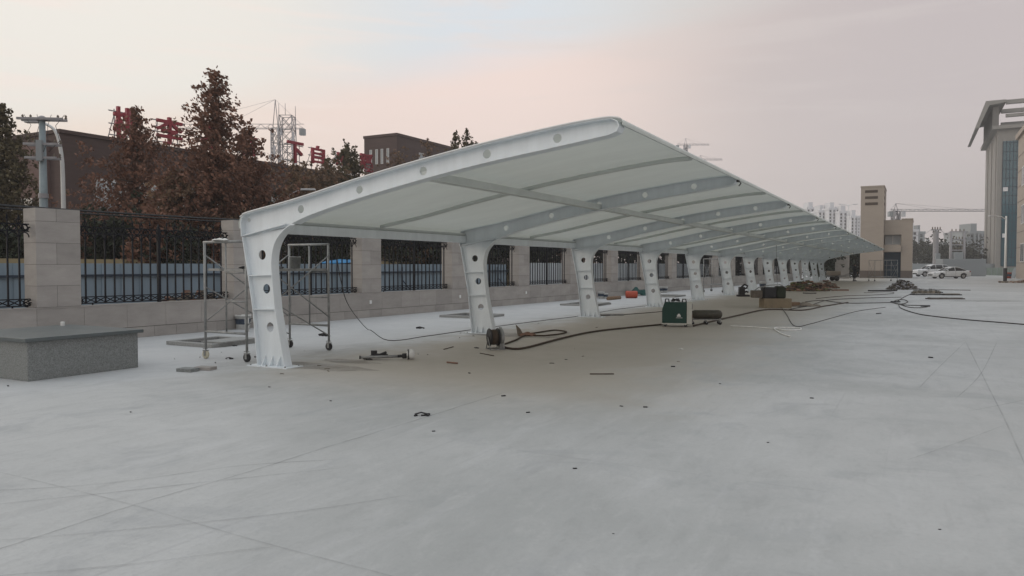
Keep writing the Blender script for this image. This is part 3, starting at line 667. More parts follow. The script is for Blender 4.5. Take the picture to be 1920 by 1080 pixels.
# ---- red characters on the roof, each on its own steel frame
signs = [('桃', 217, 262, 203, 262), ('李', 296, 346, 221, 273), ('不', 380, 416, 236, 284), ('言', 452, 484, 250, 292), ('下', 541, 570, 266, 306), ('自', 586, 610, 274, 308), ('成', 632, 654, 282, 312), ('蹊', 676, 700, 288, 322)]
sx = bx0-1.2
for ch, p0, p1, t_, bt_ in signs:
    ya, yb = yat(p0, sx), yat(p1, sx); yc = (ya+yb)/2
    if ch in '下自成蹊':   # farther wing of the same row
        pass
    r0 = ray((p0+p1)/2, t_); z1 = EYE+r0.z*(sx/r0.x); r1 = ray((p0+p1)/2, bt_); z0 = EYE+r1.z*(sx/r1.x)
    root = thing('rooftop_character', f'red rooftop character {ch} on a steel frame above the brown building', 'sign', (sx, yc, bz), 0, 'red characters standing along the roof')
    cu = bpy.data.curves.new('c', 'FONT'); cu.body = ch; cu.size = 1; cu.extrude = .05; cu.offset = .018; cu.resolution_u = 3
    o = bpy.data.objects.new('c', cu); col.objects.link(o); bpy.context.view_layer.update()
    me = bpy.data.meshes.new_from_object(o.evaluated_get(bpy.context.evaluated_depsgraph_get())); bpy.data.objects.remove(o)
    xs = [v.co.x for v in me.vertices]; ys = [v.co.y for v in me.vertices]
    sxx = (yb-ya)/(max(xs)-min(xs)); szz = (z1-z0)/(max(ys)-min(ys))
    for v in me.vertices:
        x, y, z = v.co; v.co = (z*2.2, (x-(max(xs)+min(xs))/2)*sxx, (y-min(ys))*szz+z0-bz)
    me.materials.clear(); me.materials.append(M['red']); me.name = 'character'; obj('character', me, root)
    fr = MB(); hh = z1-z0; zb0 = z0-bz; ww = (yb-ya)
    for yy in (-.38*ww, .38*ww):
        fr.tube([(-.25, yy, 0), (-.25, yy, zb0+hh*.92)], .05, 4); fr.tube([(-.25, yy, zb0+hh*.75), (-1.3, yy, 0)], .04, 4)
    for q in (.1, .45, .85): fr.tube([(-.22, -.62*ww, zb0+hh*q), (-.22, .62*ww, zb0+hh*q)], .045, 4)
    fr.build('support_frame', 'lattice', root)
# ---- lattice mast
def lattice(root, name, base, top_, w0, w1, H, nseg, r, m='lattice'):
    mb = MB(); c4 = [(-1, -1), (1, -1), (1, 1), (-1, 1)]
    def P(i, k): 
        t = k/nseg; w_ = w0+(w1-w0)*t; return Vector((c4[i][0]*w_/2, c4[i][1]*w_/2, H*t))
    for i in range(4):
        mb.tube([P(i, 0), P(i, nseg)], r*1.4, 4)
        for k in range(nseg):
            j = (i+1) % 4; mb.tube([P(i, k), P(j, k+1)] if k % 2 else [P(j, k), P(i, k+1)], r, 3); mb.tube([P(i, k+1), P(j, k+1)], r, 3); 
            mb.tube([P(j, k), P(i, k+1)] if k % 2 else [P(i, k), P(j, k+1)], r, 3)
    return mb.build(name, m, root)
F = 112; p = PF(541, 498, F); zt = PF(541, 218, F).z
lm = thing('lattice_mast', 'tall steel lattice telecom mast with antennas rising behind the brown building', 'mast', (p.x, p.y, 0), .5)
lattice(lm, 'mast_frame', 0, 0, 2.7, 1.9, zt, 11, .055)
for dx, dy in ((-.95, -.95), (.95, .95), (0, -.95)):
    mb = MB(); mb.tube([(dx, dy, zt), (dx, dy, zt+1.7)], .04, 4); mb.build('antenna', 'lattice', lm)
for i, (zz, dx) in enumerate(((zt-4.2, 1.2), (zt-6.2, -1.6), (zt-5.2, 1.0), (zt-9, -1.8), (zt-8, 1.6), (zt-11, -1.7))):
    mb = MB(); mb.box((dx-.12, -1.25, zz), (dx+.12, -1.0, zz+1.7)); mb.build('panel_antenna', 'aptw', lm)
mb = MB(); mb.lathe([(.05, -.2), (.5, .0), (.55, .05), (.5, .1), (.01, .02)], (-1.9, -1.2, zt-6.2), 12, 'y'); mb.build('dish_antenna', 'aptw', lm)
mb = MB(); mb.tube([(-2.6, -1.3, zt-9.8), (1, -1.3, zt-9.8)], .06, 4); mb.build('platform_bar', 'lattice', lm)
# ---- tower cranes
def crane(label, px, ytop, F, jib_px0, jib_px1, ymast0=None, cab=True, mw=1.6, r=.09, apex=6.5, jy=None, tie=True):
    p = PF(px, 498, F); zj = PF(px, jy or ytop, F).z; c = thing('tower_crane', label, 'crane', (p.x, p.y, 0), YAW, 'distant tower cranes')
    lattice(c, 'mast', 0, 0, mw, mw, zj, int(zj/3), r, 'lattice')
    r *= .7 if apex > 5 else .42
    sc = F/FPX; a, b_ = (jib_px0-px)*sc, (jib_px1-px)*sc
    def truss(x0, x1, name):
        m_ = MB(); n_ = max(2, int(abs(x1-x0)/2.2)); h = 1.0 if apex > 5 else .55
        for yy in (-.6, .6): m_.tube([(x0, yy, zj), (x1, yy, zj)], r, 4)
        m_.tube([(x0, 0, zj+h), (x1, 0, zj+h)], r, 4)
        for i in range(n_):
            xa, xb = x0+(x1-x0)*i/n_, x0+(x1-x0)*(i+1)/n_
            for yy in (-.6, .6): m_.tube([(xa, yy, zj), ((xa+xb)/2, 0, zj+h)], r*.6, 3); m_.tube([((xa+xb)/2, 0, zj+h), (xb, yy, zj)], r*.6, 3)
        m_.build(name, 'lattice', c)
    longer, shorter = (a, b_) if abs(a) > abs(b_) else (b_, a)
    truss(0, longer, 'jib'); truss(0, shorter, 'counter_jib')
    m_ = MB()
    m_.box((shorter*.95-.6, -.6, zj-1.5), (shorter*.95+.6, .6, zj-.1)); m_.build('counterweight', 'aptg', c)
    h_ = 1.0 if apex > 5 else .55
    if apex:
        m_ = MB(); m_.tube([(-.6, 0, zj), (0, 0, zj+apex)], r*1.3, 4); m_.tube([(.6, 0, zj), (0, 0, zj+apex)], r*1.3, 4)
        for q in (longer*.4, longer*.8, shorter*.9): m_.tube([(0, 0, zj+apex), (q, 0, zj+h_)], r*.5, 3)
        m_.build('tie_rods', 'lattice', c)
    if cab: MB().box((.9, -1.7, zj-1.6), (1.9, -.6, zj-.2)).build('cab', 'aptw', c)
    return c
crane('tower crane behind the lattice mast with its long jib pointing left', 519, 241, 170, 300, 572)
crane('small distant tower crane just above the roof edge of the carport', 1284, 272, 330, 1268, 1328, apex=3, mw=1.3, r=.14)
crane('distant tower crane with a drooping jib right of another crane above the roof', 1312, 300, 320, 1304, 1353, apex=2, mw=1.3, r=.14)
crane('tower crane behind the gatehouse with its jib reaching right to the tower', 1678, 396, 210, 1668, 1850, apex=2.2, r=.16)
# ---- utility pole with crossarms
p = PF(84, 498, 33); zt = PF(84, 226, 33).z
up = thing('utility_pole', 'thick blue grey utility pole with crossarms and insulators beside the curved lamp', 'pole', (p.x, p.y, 0), .6)
mb = MB(); mb.lathe([(.19, 0), (.18, zt*.4), (.125, zt), (.001, zt)], (0, 0, 0), 14); mb.build('pole', 'pole', up)
for zz, wd in ((zt+.05, 1.9), (zt-1.05, 1.4), (zt-1.65, 1.3)):
    mb = MB(); mb.box((-wd/2, .14, zz-.05), (wd/2, .24, zz+.05)); mb.box((-wd/2, -.24, zz-.05), (wd/2, -.14, zz+.05)); c = mb.build('crossarm', 'lattice', up)
    for q in (-.95, -.6, .6, .95):
        m_ = MB(); m_.lathe([(.02, .05), (.07, .08), (.03, .13), (.06, .17), (.02, .24), (.001, .25)], (q*wd/2, .19, zz), 8); m_.build('insulator', 'scrap', c)
mb = MB(); mb.lathe([(.20, zt-3.4), (.20, zt-3.2)], (0, 0, 0), 14); mb.lathe([(.21, zt-4.6), (.21, zt-4.5)], (0, 0, 0), 14); mb.build('band_clamp', 'lattice', up)
for q in (-.85, -.3, .3, .85): MB().tube([(q, .19, zt+.3), (q*.6, .1, zt-.2), (q*.9, -.1, zt-.9), (q*.4, -.2, zt-1.4)], .012, 4).build('jumper_wire', 'dark', up)
mb = MB(); mb.lathe([(.001, zt-.02), (.24, zt), (.20, zt+.12), (.08, zt+.2), (.001, zt+.21)], (0, 0, 0), 12); mb.build('cap', 'lattice', up)
mb = MB(); mb.box((-.12, -.34, zt-1.8), (.12, -.16, zt-.9)); mb.build('fuse_box', 'aptg', up)
# ---- street lamps
def lamp(label, px, ytop, F, arm_px, ybase=None, r=.07, m='white', curve=True, base_dark=False, drop=.0):
    p = PF(px, 498, F); zt = PF(px, ytop, F).z; s = F/FPX; ax = (arm_px-px)*s
    o = thing('street_lamp', label, 'street lamp', (p.x, p.y, 0), YAW)
    mb = MB()
    if curve:
        pts = [(0, 0, 0), (0, 0, zt*.6), (ax*.06, 0, zt*.82), (ax*.35, 0, zt*.95), (ax, 0, zt)]; pts = smooth_path(pts, 6); mb.tube(pts, [r*(1-.5*i/len(pts)) for i in range(len(pts))], 8)
    else:
        mb.tube([(0, 0, 0), (0, 0, zt)], [r*1.3, r*.8], 8); mb.tube([(0, 0, zt-.35), (ax*.5, 0, zt-.05), (ax, 0, zt)], r*.45, 6)
    mb.build('post', m, o)
    d = 1 if ax > 0 else -1
    hd = MB(); hd.box((min(ax, ax+d*.75), -.14, zt-.04), (max(ax, ax+d*.75), .14, zt+.06)); hd.build('lamp_head', 'aptw', o, bevel=.03)
    if base_dark: MB().lathe([(r*1.7, 0), (r*1.7, 1.3), (r*1.3, 1.35)], (0, 0, 0), 10).build('base_sleeve', 'dark', o)
    return o
lamp('white curved street lamp bending left next to the thick utility pole', 121, 229, 34, 84, r=.11)
lamp('curved street lamp half hidden behind the carport roof, bending right', 534, 356, 40, 566, r=.06, m='lattice')
lamp('white street lamp with one arm before the blue glass tower', 1885, 405, 76, 1866, r=.10, curve=False, base_dark=True)
o = lamp('twin armed street lamp above the white apartments', 1589, 383, 130, 1579, r=.09, curve=False)
s_ = 130/FPX; zt = PF(1589, 383, 130).z
MB().box((.75, -.14, zt-.04), (1.6, .14, zt+.06)).build('lamp_head', 'aptw', o, bevel=.03); MB().tube([(0, 0, zt-.35), (.8, 0, zt)], .04, 6).build('arm', 'white', o)
# ---- overhead wires over the wall
for i, (z, off, sag) in enumerate(((2.86, -.9, .06), (2.80, -.75, .10), (2.90, -1.1, .14))):
    P_ = []
    for k in range(0, 9):
        t_ = -7+k*2.2; 
        for j in range(4):
            u = t_+j*.55; P_.append(wp(u, off, z+(.03*i)-sag*sin(pi*((u+7)/17.6 % 1))))
    mb = MB(); mb.tube(P_, .019, 5)
    tag(mb.build('overhead_wire', 'dark'), ['lowest of the dark wires passing just over the left stone pillar', 'middle dark wire passing just over the left stone pillar', 'upper dark wire passing just over the left stone pillar'][i], 'wire', 'dark wires along the wall top')

# ================================================================ FOREGROUND OBJECTS LEFT
bxo = thing('stone_plinth_box', 'speckled granite box with a dark polished slab on top, at the left edge', 'stone box', (0, 0, 0))
MB().box((-12.62, 5.82, 0), (-10.76, 7.48, .545)).build('body', 'granite', bxo, bevel=.008)
MB().box((-12.68, 5.76, .547), (-10.70, 7.54, .60)).build('cover_slab', 'slab', bxo, bevel=.006)
mb = MB(); mb.lathe([(.03, 0), (.032, .06), (.025, .07), (.001, .07)], (0, 0, 0), 12); o = mb.build('small_cup', 'paper'); o.location = (-12.45, 7.30, .601); tag(o, 'small white cup on the far edge of the dark slab', 'cup')

def frame_hatch(label, p0, w_, d, rz=0, lid=True):
    o = thing('manhole_frame', label, 'manhole', p0, rz, 'square stone manhole frames by the wall')
    mb = MB(); t_ = .13; h = .075
    mb.box((0, 0, 0), (w_, t_, h)); mb.box((0, d-t_, 0), (w_, d, h)); mb.box((0, t_+.001, 0), (t_, d-t_-.001, h)); mb.box((w_-t_, t_+.001, 0), (w_, d-t_-.001, h)); mb.build('kerb_frame', 'rim', o, bevel=.006)
    MB().box((t_+.002, t_+.002, .0), (w_-t_-.002, d-t_-.002, .012)).build('opening_shade', 'dark', o)  # flat dark plate, its colour stands in for shade inside the opening
    if lid: MB().box((w_*.62, d*.12, h+.002), (w_*1.02, d*.9, h+.028), rot=.06).build('lid', 'rim', o)
frame_hatch('square stone manhole frame with a loose lid, behind the left scaffold', (-13.35, 9.9, 0), 1.35, 1.3)
frame_hatch('square stone manhole frame left of the second carport column', (-13.0, 19.2, 0), 1.5, 1.45, lid=False)
frame_hatch('square stone manhole frame behind the third carport column', (-12.6, 27.2, 0), 1.5, 1.8, lid=True)
frame_hatch('square stone manhole frame behind the fourth carport column', (-12.2, 36.8, 0), 1.5, 2.0, lid=False)

def bucket(label, loc, r=.13, h=.30, m='paper', group=None):
    o = thing('paint_bucket', label, 'bucket', loc, 0, group)
    MB().lathe([(.001, 0), (r*.85, 0), (r, h*.92), (r*1.06, h*.92), (r*1.06, h), (r*.9, h), (r*.88, h*.9), (.001, h*.9)], n=18).build('tub', m, o)
    MB().lathe([(r*.93, h*.35), (r*.985, h*.72)], n=18, sm=True).xf(Matrix.Scale(1.012, 4)).build('label_band', 'rail', o)
    MB().tube([(r*1.05*cos(a), .02, h*.9-r*1.0*sin(a)*.9) for a in [pi*j/10 for j in range(11)]], .004, 4).build('handle', 'galv', o); return o
p = G(456, 617); bucket('white paint bucket by the wall behind the left scaffold leg', (p.x, p.y, 0), .19, .36)
p = G(463, 622); o = tag(MB().lathe([(.001, 0), (.05, 0), (.05, .32), (.02, .36), (.02, .42), (.001, .42)], n=12).build('white_bottle', 'paper'), 'tall white bottle standing right beside the paint bucket', 'bottle'); o.location = (p.x, p.y, 0)
# bricks
for i, (px, py, lb, rz, m_) in enumerate([(347, 697, 'dark grey paving block, left of two lying touching', .15, 'granite'), (380, 694, 'pale grey paving block, right of two lying touching', .25, 'stone')]):
    p = G(px, py); o = tag(MB().box((-.14, -.09, 0), (.14, .09, .05)).build('paving_block', m_, bevel=.004), lb, 'paving block'); o.location = (p.x, p.y+.05, 0); o.rotation_euler = (0, 0, rz)

def scaffold(label, loc, rz, W=1.0, D=1.96, H=2.0, deck=True, second=True, group='mobile tube scaffolds', braces=True):
    o = thing('tube_scaffold', label, 'scaffold', loc, rz, group); r = .021; zb = .17
    def fr(y):
        m_ = MB(); m_.tube([(0, y, zb), (0, y, H)], r, 8); m_.tube([(W, y, zb), (W, y, H)], r, 8)
        m_.tube([(-.02, y, H), (W+.02, y, H)], r, 8); m_.tube([(0, y, zb+.30), (W, y, zb+.30)], r, 8)
        xi = W*.52; m_.tube([(xi, y, H-.02), (xi, y, zb+.32)], r*.75, 6)
        for z in (H-.52, H-1.0): m_.tube([(xi, y, z), (W, y, z)], r*.8, 6)
        m_.build('end_frame', 'galv', o)
        for x in (0, W):
            c = MB(); c.tube([(x, y, .10), (x, y, zb+.06)], .014, 6); c.box((x-.045, y-.03, .135), (x+.045, y+.03, .15)); c.box((x-.02, y-.032, .05), (x+.02, y-.024, .135)); c.box((x-.02, y+.024, .05), (x+.02, y+.032, .135)); c.tube([(x-.07, y, zb), (x+.05, y, zb+.01)], .008, 5)
            cc = c.build('caster', 'galv', o)
            wh = MB(); wh.lathe([(.001, -.018), (.06, -.02), (.075, -.014), (.075, .014), (.06, .02), (.001, .018)], (x, y, .075), 18, 'y'); wh.build('wheel', 'cream' if (x == 0 and y == 0 and deck) else 'dark', cc)
    fr(0)
    if second: fr(D)
    if braces and second:
        for x in (-.03, W+.03):
            for za, zc in ((H-.2, zb+.45), (zb+.45, H-.2), (H-.75, zb+.1)):
                MB().tube([(x, 0, za), (x, D, zc)], r*.55, 6).build('cross_brace', 'galv', o)
    if deck:
        m_ = MB(); m_.box((.50, -.02, H-.50), (.95, D+.02, H-.455)); m_.build('deck_board', 'board', o)
        MB().box((.05, .02, H-.49), (.34, D-.02, H-.45)).build('deck_board', 'board', o)
    return o
scaffold('near mobile tube scaffold on casters standing behind the first carport column', (-10.75, 8.74, 0), 0)
# things on top of it
cl = MB(); rr = random.Random(4)
P_ = [(0, 0), (.12, .03), (.22, -.01), (.34, .02), (.44, 0)]
for i in range(5):
    pass
def rag(name, label, cat, loc, sx, sy, h, m, seed=1, rz=0, n=14):
    m_ = MB(); 
    for j in range(n+1):
        for i in range(n+1):
            u, v = i/n*2-1, j/n*2-1; rr_ = sqrt(u*u+v*v); a = math.atan2(v, u)
            e = max(0, 1-rr_**2/1.2); nz1 = noise.noise((u*2.2+seed*7, v*2.2, seed)); wob = 1+.22*noise.noise((cos(a)*1.5, sin(a)*1.5, seed*3))
            m_.v.append((u*sx/2*wob*(1-.25*v*v), v*sy/2*wob*(1-.25*u*u), .004+h*max(0, e**.6)*(.65+.6*nz1) if rr_ < 1.25 else .004))
    for j in range(n):
        for i in range(n): m_.f.append((j*(n+1)+i, j*(n+1)+i+1, (j+1)*(n+1)+i+1, (j+1)*(n+1)+i)); m_.sm.append(True)
    o = m_.build(name, m, fix=False); o.location = loc; o.rotation_euler = (0, 0, rz)
    sl = o.modifiers.new('thick', 'SOLIDIFY'); sl.thickness = .004
    return tag(o, label, cat)
rag('crumpled_cloth', 'crumpled pale cloth draped on the top bar of the near scaffold', 'cloth', (-10.35, 8.74, 2.022), .42, .16, .05, 'paper', 2)
o = tag(MB().lathe([(.001, 0), (.09, 0), (.1, .2), (.104, .2), (.104, .22), (.001, .22)], n=14).build('metal_pot', 'galv'), 'small steel pot standing on the near scaffold deck', 'pot'); o.location = (-10.0, 10.1, 1.546)
rag('black_bag', 'flat black bag lying on the near scaffold deck', 'bag', (-10.02, 9.35, 1.546), .35, .9, .10, 'dark', 5)
rag('blue_sheet', 'folded bright blue plastic sheet over the hoarding behind the near scaffold', 'plastic sheet', (-20.3, 23.3, 1.68), .5, 3.0, .18, 'blue', 6)
scaffold('scaffold standing between the fifth and sixth carport columns near the wall', tuple(G(1319, 548)), .0, W=1.15, deck=False)
p = G(1640, 527.5); scaffold('lone scaffold frame standing before the blue shutter of the gatehouse', tuple(p), YAW-.1, W=2.2, D=1.6, H=2.15, deck=False)

# ---- small tools and debris (pixel -> ground)
def tube_obj(name, label, cat, pts, r, m, parent=None, n=6, sm=6):
    pts = [Vector((q.x, q.y, max(q.z, min(r, .01)))) for q in smooth_path(pts, sm)]
    o = MB().tube(pts, r, n).build(name, m, parent, fix=False)
    if not parent: tag(o, label, cat)
    return o
def gp(l, z): return [G(x, y, z) for x, y in l]
# folded tripod light with white round head
a_ = G(676, 670, .05); b_ = G(772, 667, .06); ax = (b_-a_)
tl = thing('work_light_stand', 'folded work light stand lying on the ground, white round head to the right', 'light stand', (a_.x, a_.y, 0), math.atan2(ax.y, ax.x))
ln = ax.length
MB().tube([(0, 0, .05), (ln*.72, 0, .055)], .024, 8).build('pole', 'galv', tl)
MB().tube([(0, .0, .05), (-.02, .0, .05)], .03, 8).build('end_cap', 'dark', tl)
mb = MB(); mb.tube([(ln*.72, 0, .055), (ln*.8, 0, .06)], .026, 8); mb.lathe([(.02, ln*.8), (.045, ln*.82), (.045, ln*.9), (.03, ln*.9)], (0, 0, .06), 12, 'x'); mb.build('neck', 'dark', tl)
mb = MB(); mb.lathe([(.045, ln*.9), (.075, ln*.94), (.09, ln*.99), (.07, ln*1.05), (.001, ln*1.06)], (0, 0, .085), 16, 'x'); mb.build('head', 'paper', tl)
mb = MB(); mb.lathe([(.08, ln*.92), (.088, ln*.92), (.088, ln*.94), (.08, ln*.94)], (0, 0, .085), 16, 'x'); mb.build('head_ring', 'dark', tl)
mb = MB(); mb.tube([(ln*.05, .05, .03), (ln*.3, .12, .05), (ln*.5, .06, .12)], .024, 6); mb.tube([(ln*.1, .1, .03), (ln*.32, .03, .09), (ln*.52, .16, .06)], .022, 6); mb.box((ln*.2, .05, .05), (ln*.32, .14, .15)); mb.build('tripod_legs', 'dark', tl)
for i, (px, py, s, lb) in enumerate([(690, 675, .12, 'small black clamp just below the lying work light stand'), (787, 616, .20, 'black clamp pair on pale ground between first and second columns'), (790, 779, .14, 'black crumpled scrap on the open slab in the foreground'), (893, 653, .09, 'small black scrap left of the cable reel'),
     (607, 630, .26, 'dark tool lying by the near scaffold caster'), (1069, 573, .32, 'dark bundle on the ground in front of the third column, by the manhole frame'), (440, 649, .09, 'small dark scrap between the near scaffold legs'), (430, 673, .12, 'flat dark scrap left of the near scaffold front caster')]):
    p = G(px, py); r0 = random.Random(i+50); mb = MB()
    for j in range(5):
        x, y = r0.uniform(-.5, .5)*s, r0.uniform(-.25, .25)*s; e = s*r0.uniform(.12, .22); q = MB().box((-e, -e*.5, 0), (e, e*.5, e*.7)); q.xf(Matrix.Translation((x, y, 0)) @ Matrix.Rotation(r0.uniform(0, 3), 4, 'Z')); k = len(mb.v); mb.v += q.v; mb.f += [tuple(k+z for z in f) for f in q.f]; mb.sm += q.sm
    mb.tube([(-s*.5, 0, s*.12), (0, s*.1, s*.22), (s*.5, -s*.05, s*.1)], s*.06, 5)
    o = mb.build('dark_scrap', 'dark', fix=False); o.location = (p.x, p.y, 0); o.rotation_euler = (0, 0, YAW+r0.uniform(-.3, .3)); tag(o, lb, 'scrap', 'small dark scraps on the slab')
for i, (px, py, s) in enumerate([(813, 809, .03), (1078, 879, .03), (990, 774, .04), (944, 743, .05), (1165, 762, .035), (1210, 764, .045), (1522, 747, .04), (1262, 688, .06), (1762, 993, .015), (1150, 1001, .012), (15, 724, .04), (505, 726, .03), (245, 773, .03), (480, 670, .06), (1745, 671, .07), (880, 700, .04), (620, 752, .03), (1350, 720, .03), (1440, 830, .02)]):
    s *= .55
    p = G(px, py); r0 = random.Random(i+150); o = MB().box((-s, -s*.4, 0), (s, s*.4, s*.5), rot=r0.uniform(-.5, 1)).build('stone_chip', 'dark', bevel=s*.1); o.location = (p.x, p.y, 0)
    tag(o, 'tiny dark chip lying on the bare slab', 'chip', 'tiny dark chips scattered on the slab')
for i, (a, b2_, r_, m_, lb, cat) in enumerate([((1106, 701), (1151, 701), .009, 'rope', 'thin straight rod lying alone below the cylinder cart', 'rod'), ((838, 679), (858, 681), .014, 'scrapr', 'short reddish stick below the tripod area, right of the light stand', 'stick'), ((832, 655), (850, 650), .008, 'rope', 'thin twig left of the small black scrap', 'twig'), ((900, 662), (926, 667), .008, 'rope', 'thin twig just below the cable reel', 'twig'),
    ((1122, 590), (1170, 590), .03, 'board', 'flat bar lying right of the third column foot', 'bar'), ((1643, 588), (1652, 587), .015, 'dark', 'short dark bar on the slab left of the cable tangle end', 'bar'), ((1745, 543), (1820, 544), .02, 'rope', 'long thin rod beyond the metal planks', 'rod')]):
    pa, pb = G(*a, r_), G(*b2_, r_); tag(MB().tube([pa, pa.lerp(pb, .5)+Vector((0, .0, 0)), pb], r_, 6).build('loose_rod', m_), lb, cat)
for px, py, s, lb in [(1277, 655, .10, 'small white paper scrap below the gas cylinder'), (855, 577, .18, 'faint white paper scrap between second and third columns')]:
    p = G(px, py); rag('paper_scrap', lb, 'paper', (p.x, p.y, 0), s, s*.5, .02, 'paper', int(px))
rl = random.Random(33)
for i in range(34):
    a_ = rl.choice([(-8.8, 8.7, 1.3, .5), (-10.3, 9.6, .9, 1.0), (-7, 12, 2.5, 3), (-7, 22, 2.5, 6)]); x, y = a_[0]+rl.gauss(0, a_[2]*.6), a_[1]+rl.gauss(0, a_[3]*.6); l = rl.uniform(.02, .11); an = rl.uniform(0, 3)
    tag(MB().tube([(x, y, .004), (x+l*cos(an)*.5, y+l*sin(an)*.5+rl.uniform(-.01, .01), .008), (x+l*cos(an), y+l*sin(an), .004)], .004+.02*l, 5).build('sliver', rl.choice(['rope', 'scrap', 'dark', 'galv'])), 'tiny sliver of building litter near the columns', 'sliver', 'tiny slivers littered near the columns')
# ---- cable reel
p = G(929, 655)
cr = thing('cable_reel', 'black and grey cable reel standing at the foot of the second column', 'cable reel', (p.x, p.y, 0), YAW+.35)
mb = MB(); mb.lathe([(.01, -.13), (.17, -.13), (.17, -.115), (.11, -.11), (.115, 0), (.11, .03), (.17, .035), (.17, .05), (.01, .05)], (0, 0, .235), 24, 'x'); mb.build('drum', 'dark', cr)
mb = MB(); mb.lathe([(.12, -.105), (.145, -.09), (.15, -.04), (.145, .01), (.12, .03)], (0, 0, .235), 24, 'x'); mb.build('wound_cable', 'rope', cr)
mb = MB(); mb.lathe([(.01, .07), (.16, .07), (.17, .09), (.16, .13), (.01, .14)], (0, 0, .235), 20, 'x'); mb.box((.06, -.11, .02), (.15, .11, .12)); mb.build('side_plate', 'galv', cr)
mb = MB(); mb.tube([(-.15, -.14, .012), (.15, -.14, .012), (.15, .14, .012), (-.15, .14, .012)], .012, 6, closed=True); mb.tube([(.1, -.13, .01), (.1, -.04, .42), (.1, .04, .42), (.1, .13, .01)], .011, 6); mb.tube([(-.14, -.13, .01), (-.15, 0, .235), (-.14, .13, .01)], .01, 6); mb.build('stand', 'galv', cr)
tube_obj('thick_cable', 'thick brown cable running from the cable reel to the green welding machine', 'cable', gp([(940, 648), (955, 653), (985, 652), (1050, 635), (1110, 622), (1180, 614), (1243, 608)], .022), .022, 'rope')
tube_obj('thick_cable', 'brown cable curving from the gas cylinder cart toward the yellow carton', 'cable', gp([(1300, 611), (1345, 600), (1385, 591), (1425, 582), (1450, 580), (1475, 581), (1510, 581), (1545, 574), (1590, 567)], .022), .024, 'rope')
tube_obj('coiled_hose', 'brown hose looping right of the cable reel beside a wooden clamp', 'hose', gp([(946, 645), (968, 637), (985, 629), (1020, 629), (1050, 626), (1062, 622), (1040, 619), (1010, 623), (985, 627)], .02), .018, 'rope')
rag('brown_rag', 'folded brown leather scrap on the hose loop', 'rag', tuple(G(990, 630)), .42, .16, .10, 'scrapr', 9, YAW)
p = G(974, 629); o = tag(MB().prism([(-.04, 0), (.10, 0), (.02, .15), (-.09, .26)], -.02, .02, 'xz').build('torch_handle', 'scrap'), 'upright curved brown handle at the left end of the hose loop', 'tool handle'); o.location = (p.x, p.y, 0); o.rotation_euler = (0, 0, YAW)
tube_obj('thin_cable', 'long thin cable running from the near scaffold past the second column', 'cable', [PF(632, 486, 13.6), PF(640, 530, 14), PF(655, 575, 14.6), G(690, 618, .01), G(728, 638, .01), G(800, 630, .01), G(885, 618, .01), G(1000, 603, .01), G(1090, 592, .01), G(1150, 581, .01), G(1220, 572, .01)], .008, 'cable')
tube_obj('thin_cable', 'thin cable between the third column and the green welding machine', 'cable', gp([(1125, 592), (1180, 589), (1242, 584)], .012), .012, 'cable')
tube_obj('pale_hose', 'flat pale hose folded on the slab right of the cylinder cart', 'hose', gp([(1370, 611), (1410, 613), (1450, 616), (1475, 619), (1500, 618), (1498, 615), (1470, 614), (1452, 615), (1462, 624), (1482, 631)], .015), .016, 'lightc')
tube_obj('thin_cable', 'thin cable dropping from the roof edge and trailing on the slab', 'cable', [PF(1455, 385, 41), PF(1456, 470, 40), PF(1459, 555, 32), G(1475, 590, .01), G(1490, 611, .01), G(1520, 607, .01), G(1560, 596, .01), G(1610, 583, .01), G(1660, 576, .01)], .009, 'cable')
tube_obj('black_cable', 'long black cable curving from the cable tangle to the right edge', 'cable', gp([(1685, 571), (1690, 578), (1720, 588), (1760, 594), (1820, 600), (1870, 604), (1930, 609)], .016), .017, 'cable')
tube_obj('black_cable', 'black cable running left from the tangle to the carton, nearest one', 'cable', gp([(1672, 567), (1630, 568), (1580, 568), (1540, 563), (1510, 566)], .016), .016, 'cable')
tube_obj('black_cable', 'black cable running left from the tangle under the roof edge, farthest one', 'cable', gp([(1690, 557), (1640, 558), (1590, 560), (1550, 563), (1520, 572), (1480, 580)], .016), .016, 'cable')
tube_obj('black_cable', 'looped olive cable lying beyond the other cables under the roof edge', 'cable', gp([(1530, 560), (1580, 555), (1640, 553), (1675, 550), (1665, 547), (1620, 549)], .016), .014, 'rope')
tube_obj('black_cable', 'looped black cable tangle at the middle of the right side', 'cable', gp([(1672, 567), (1690, 570), (1702, 566), (1695, 562), (1680, 563), (1676, 568), (1700, 572), (1742, 573)], .016), .018, 'cable')
tube_obj('black_cable', 'short black cable running right from the tangle to a plug', 'cable', gp([(1688, 571), (1705, 576), (1725, 577), (1740, 575)], .016), .016, 'cable')
tube_obj('black_cable', 'cable rising from the tangle toward the metal planks', 'cable', gp([(1684, 564), (1695, 557), (1712, 549)], .016), .018, 'cable')
for px, py, s, lb in [(1679, 567, .20, 'black plug box in the middle of the cable tangle'), (1735, 575, .18, 'black socket strip at the right end of the cable tangle')]:
    p = G(px, py); o = tag(MB().box((-s, -s*.35, 0), (s, s*.35, .06)).build('socket_strip', 'dark', bevel=.03), lb, 'socket strip'); o.location = (p.x, p.y, 0); o.rotation_euler = (0, 0, YAW)
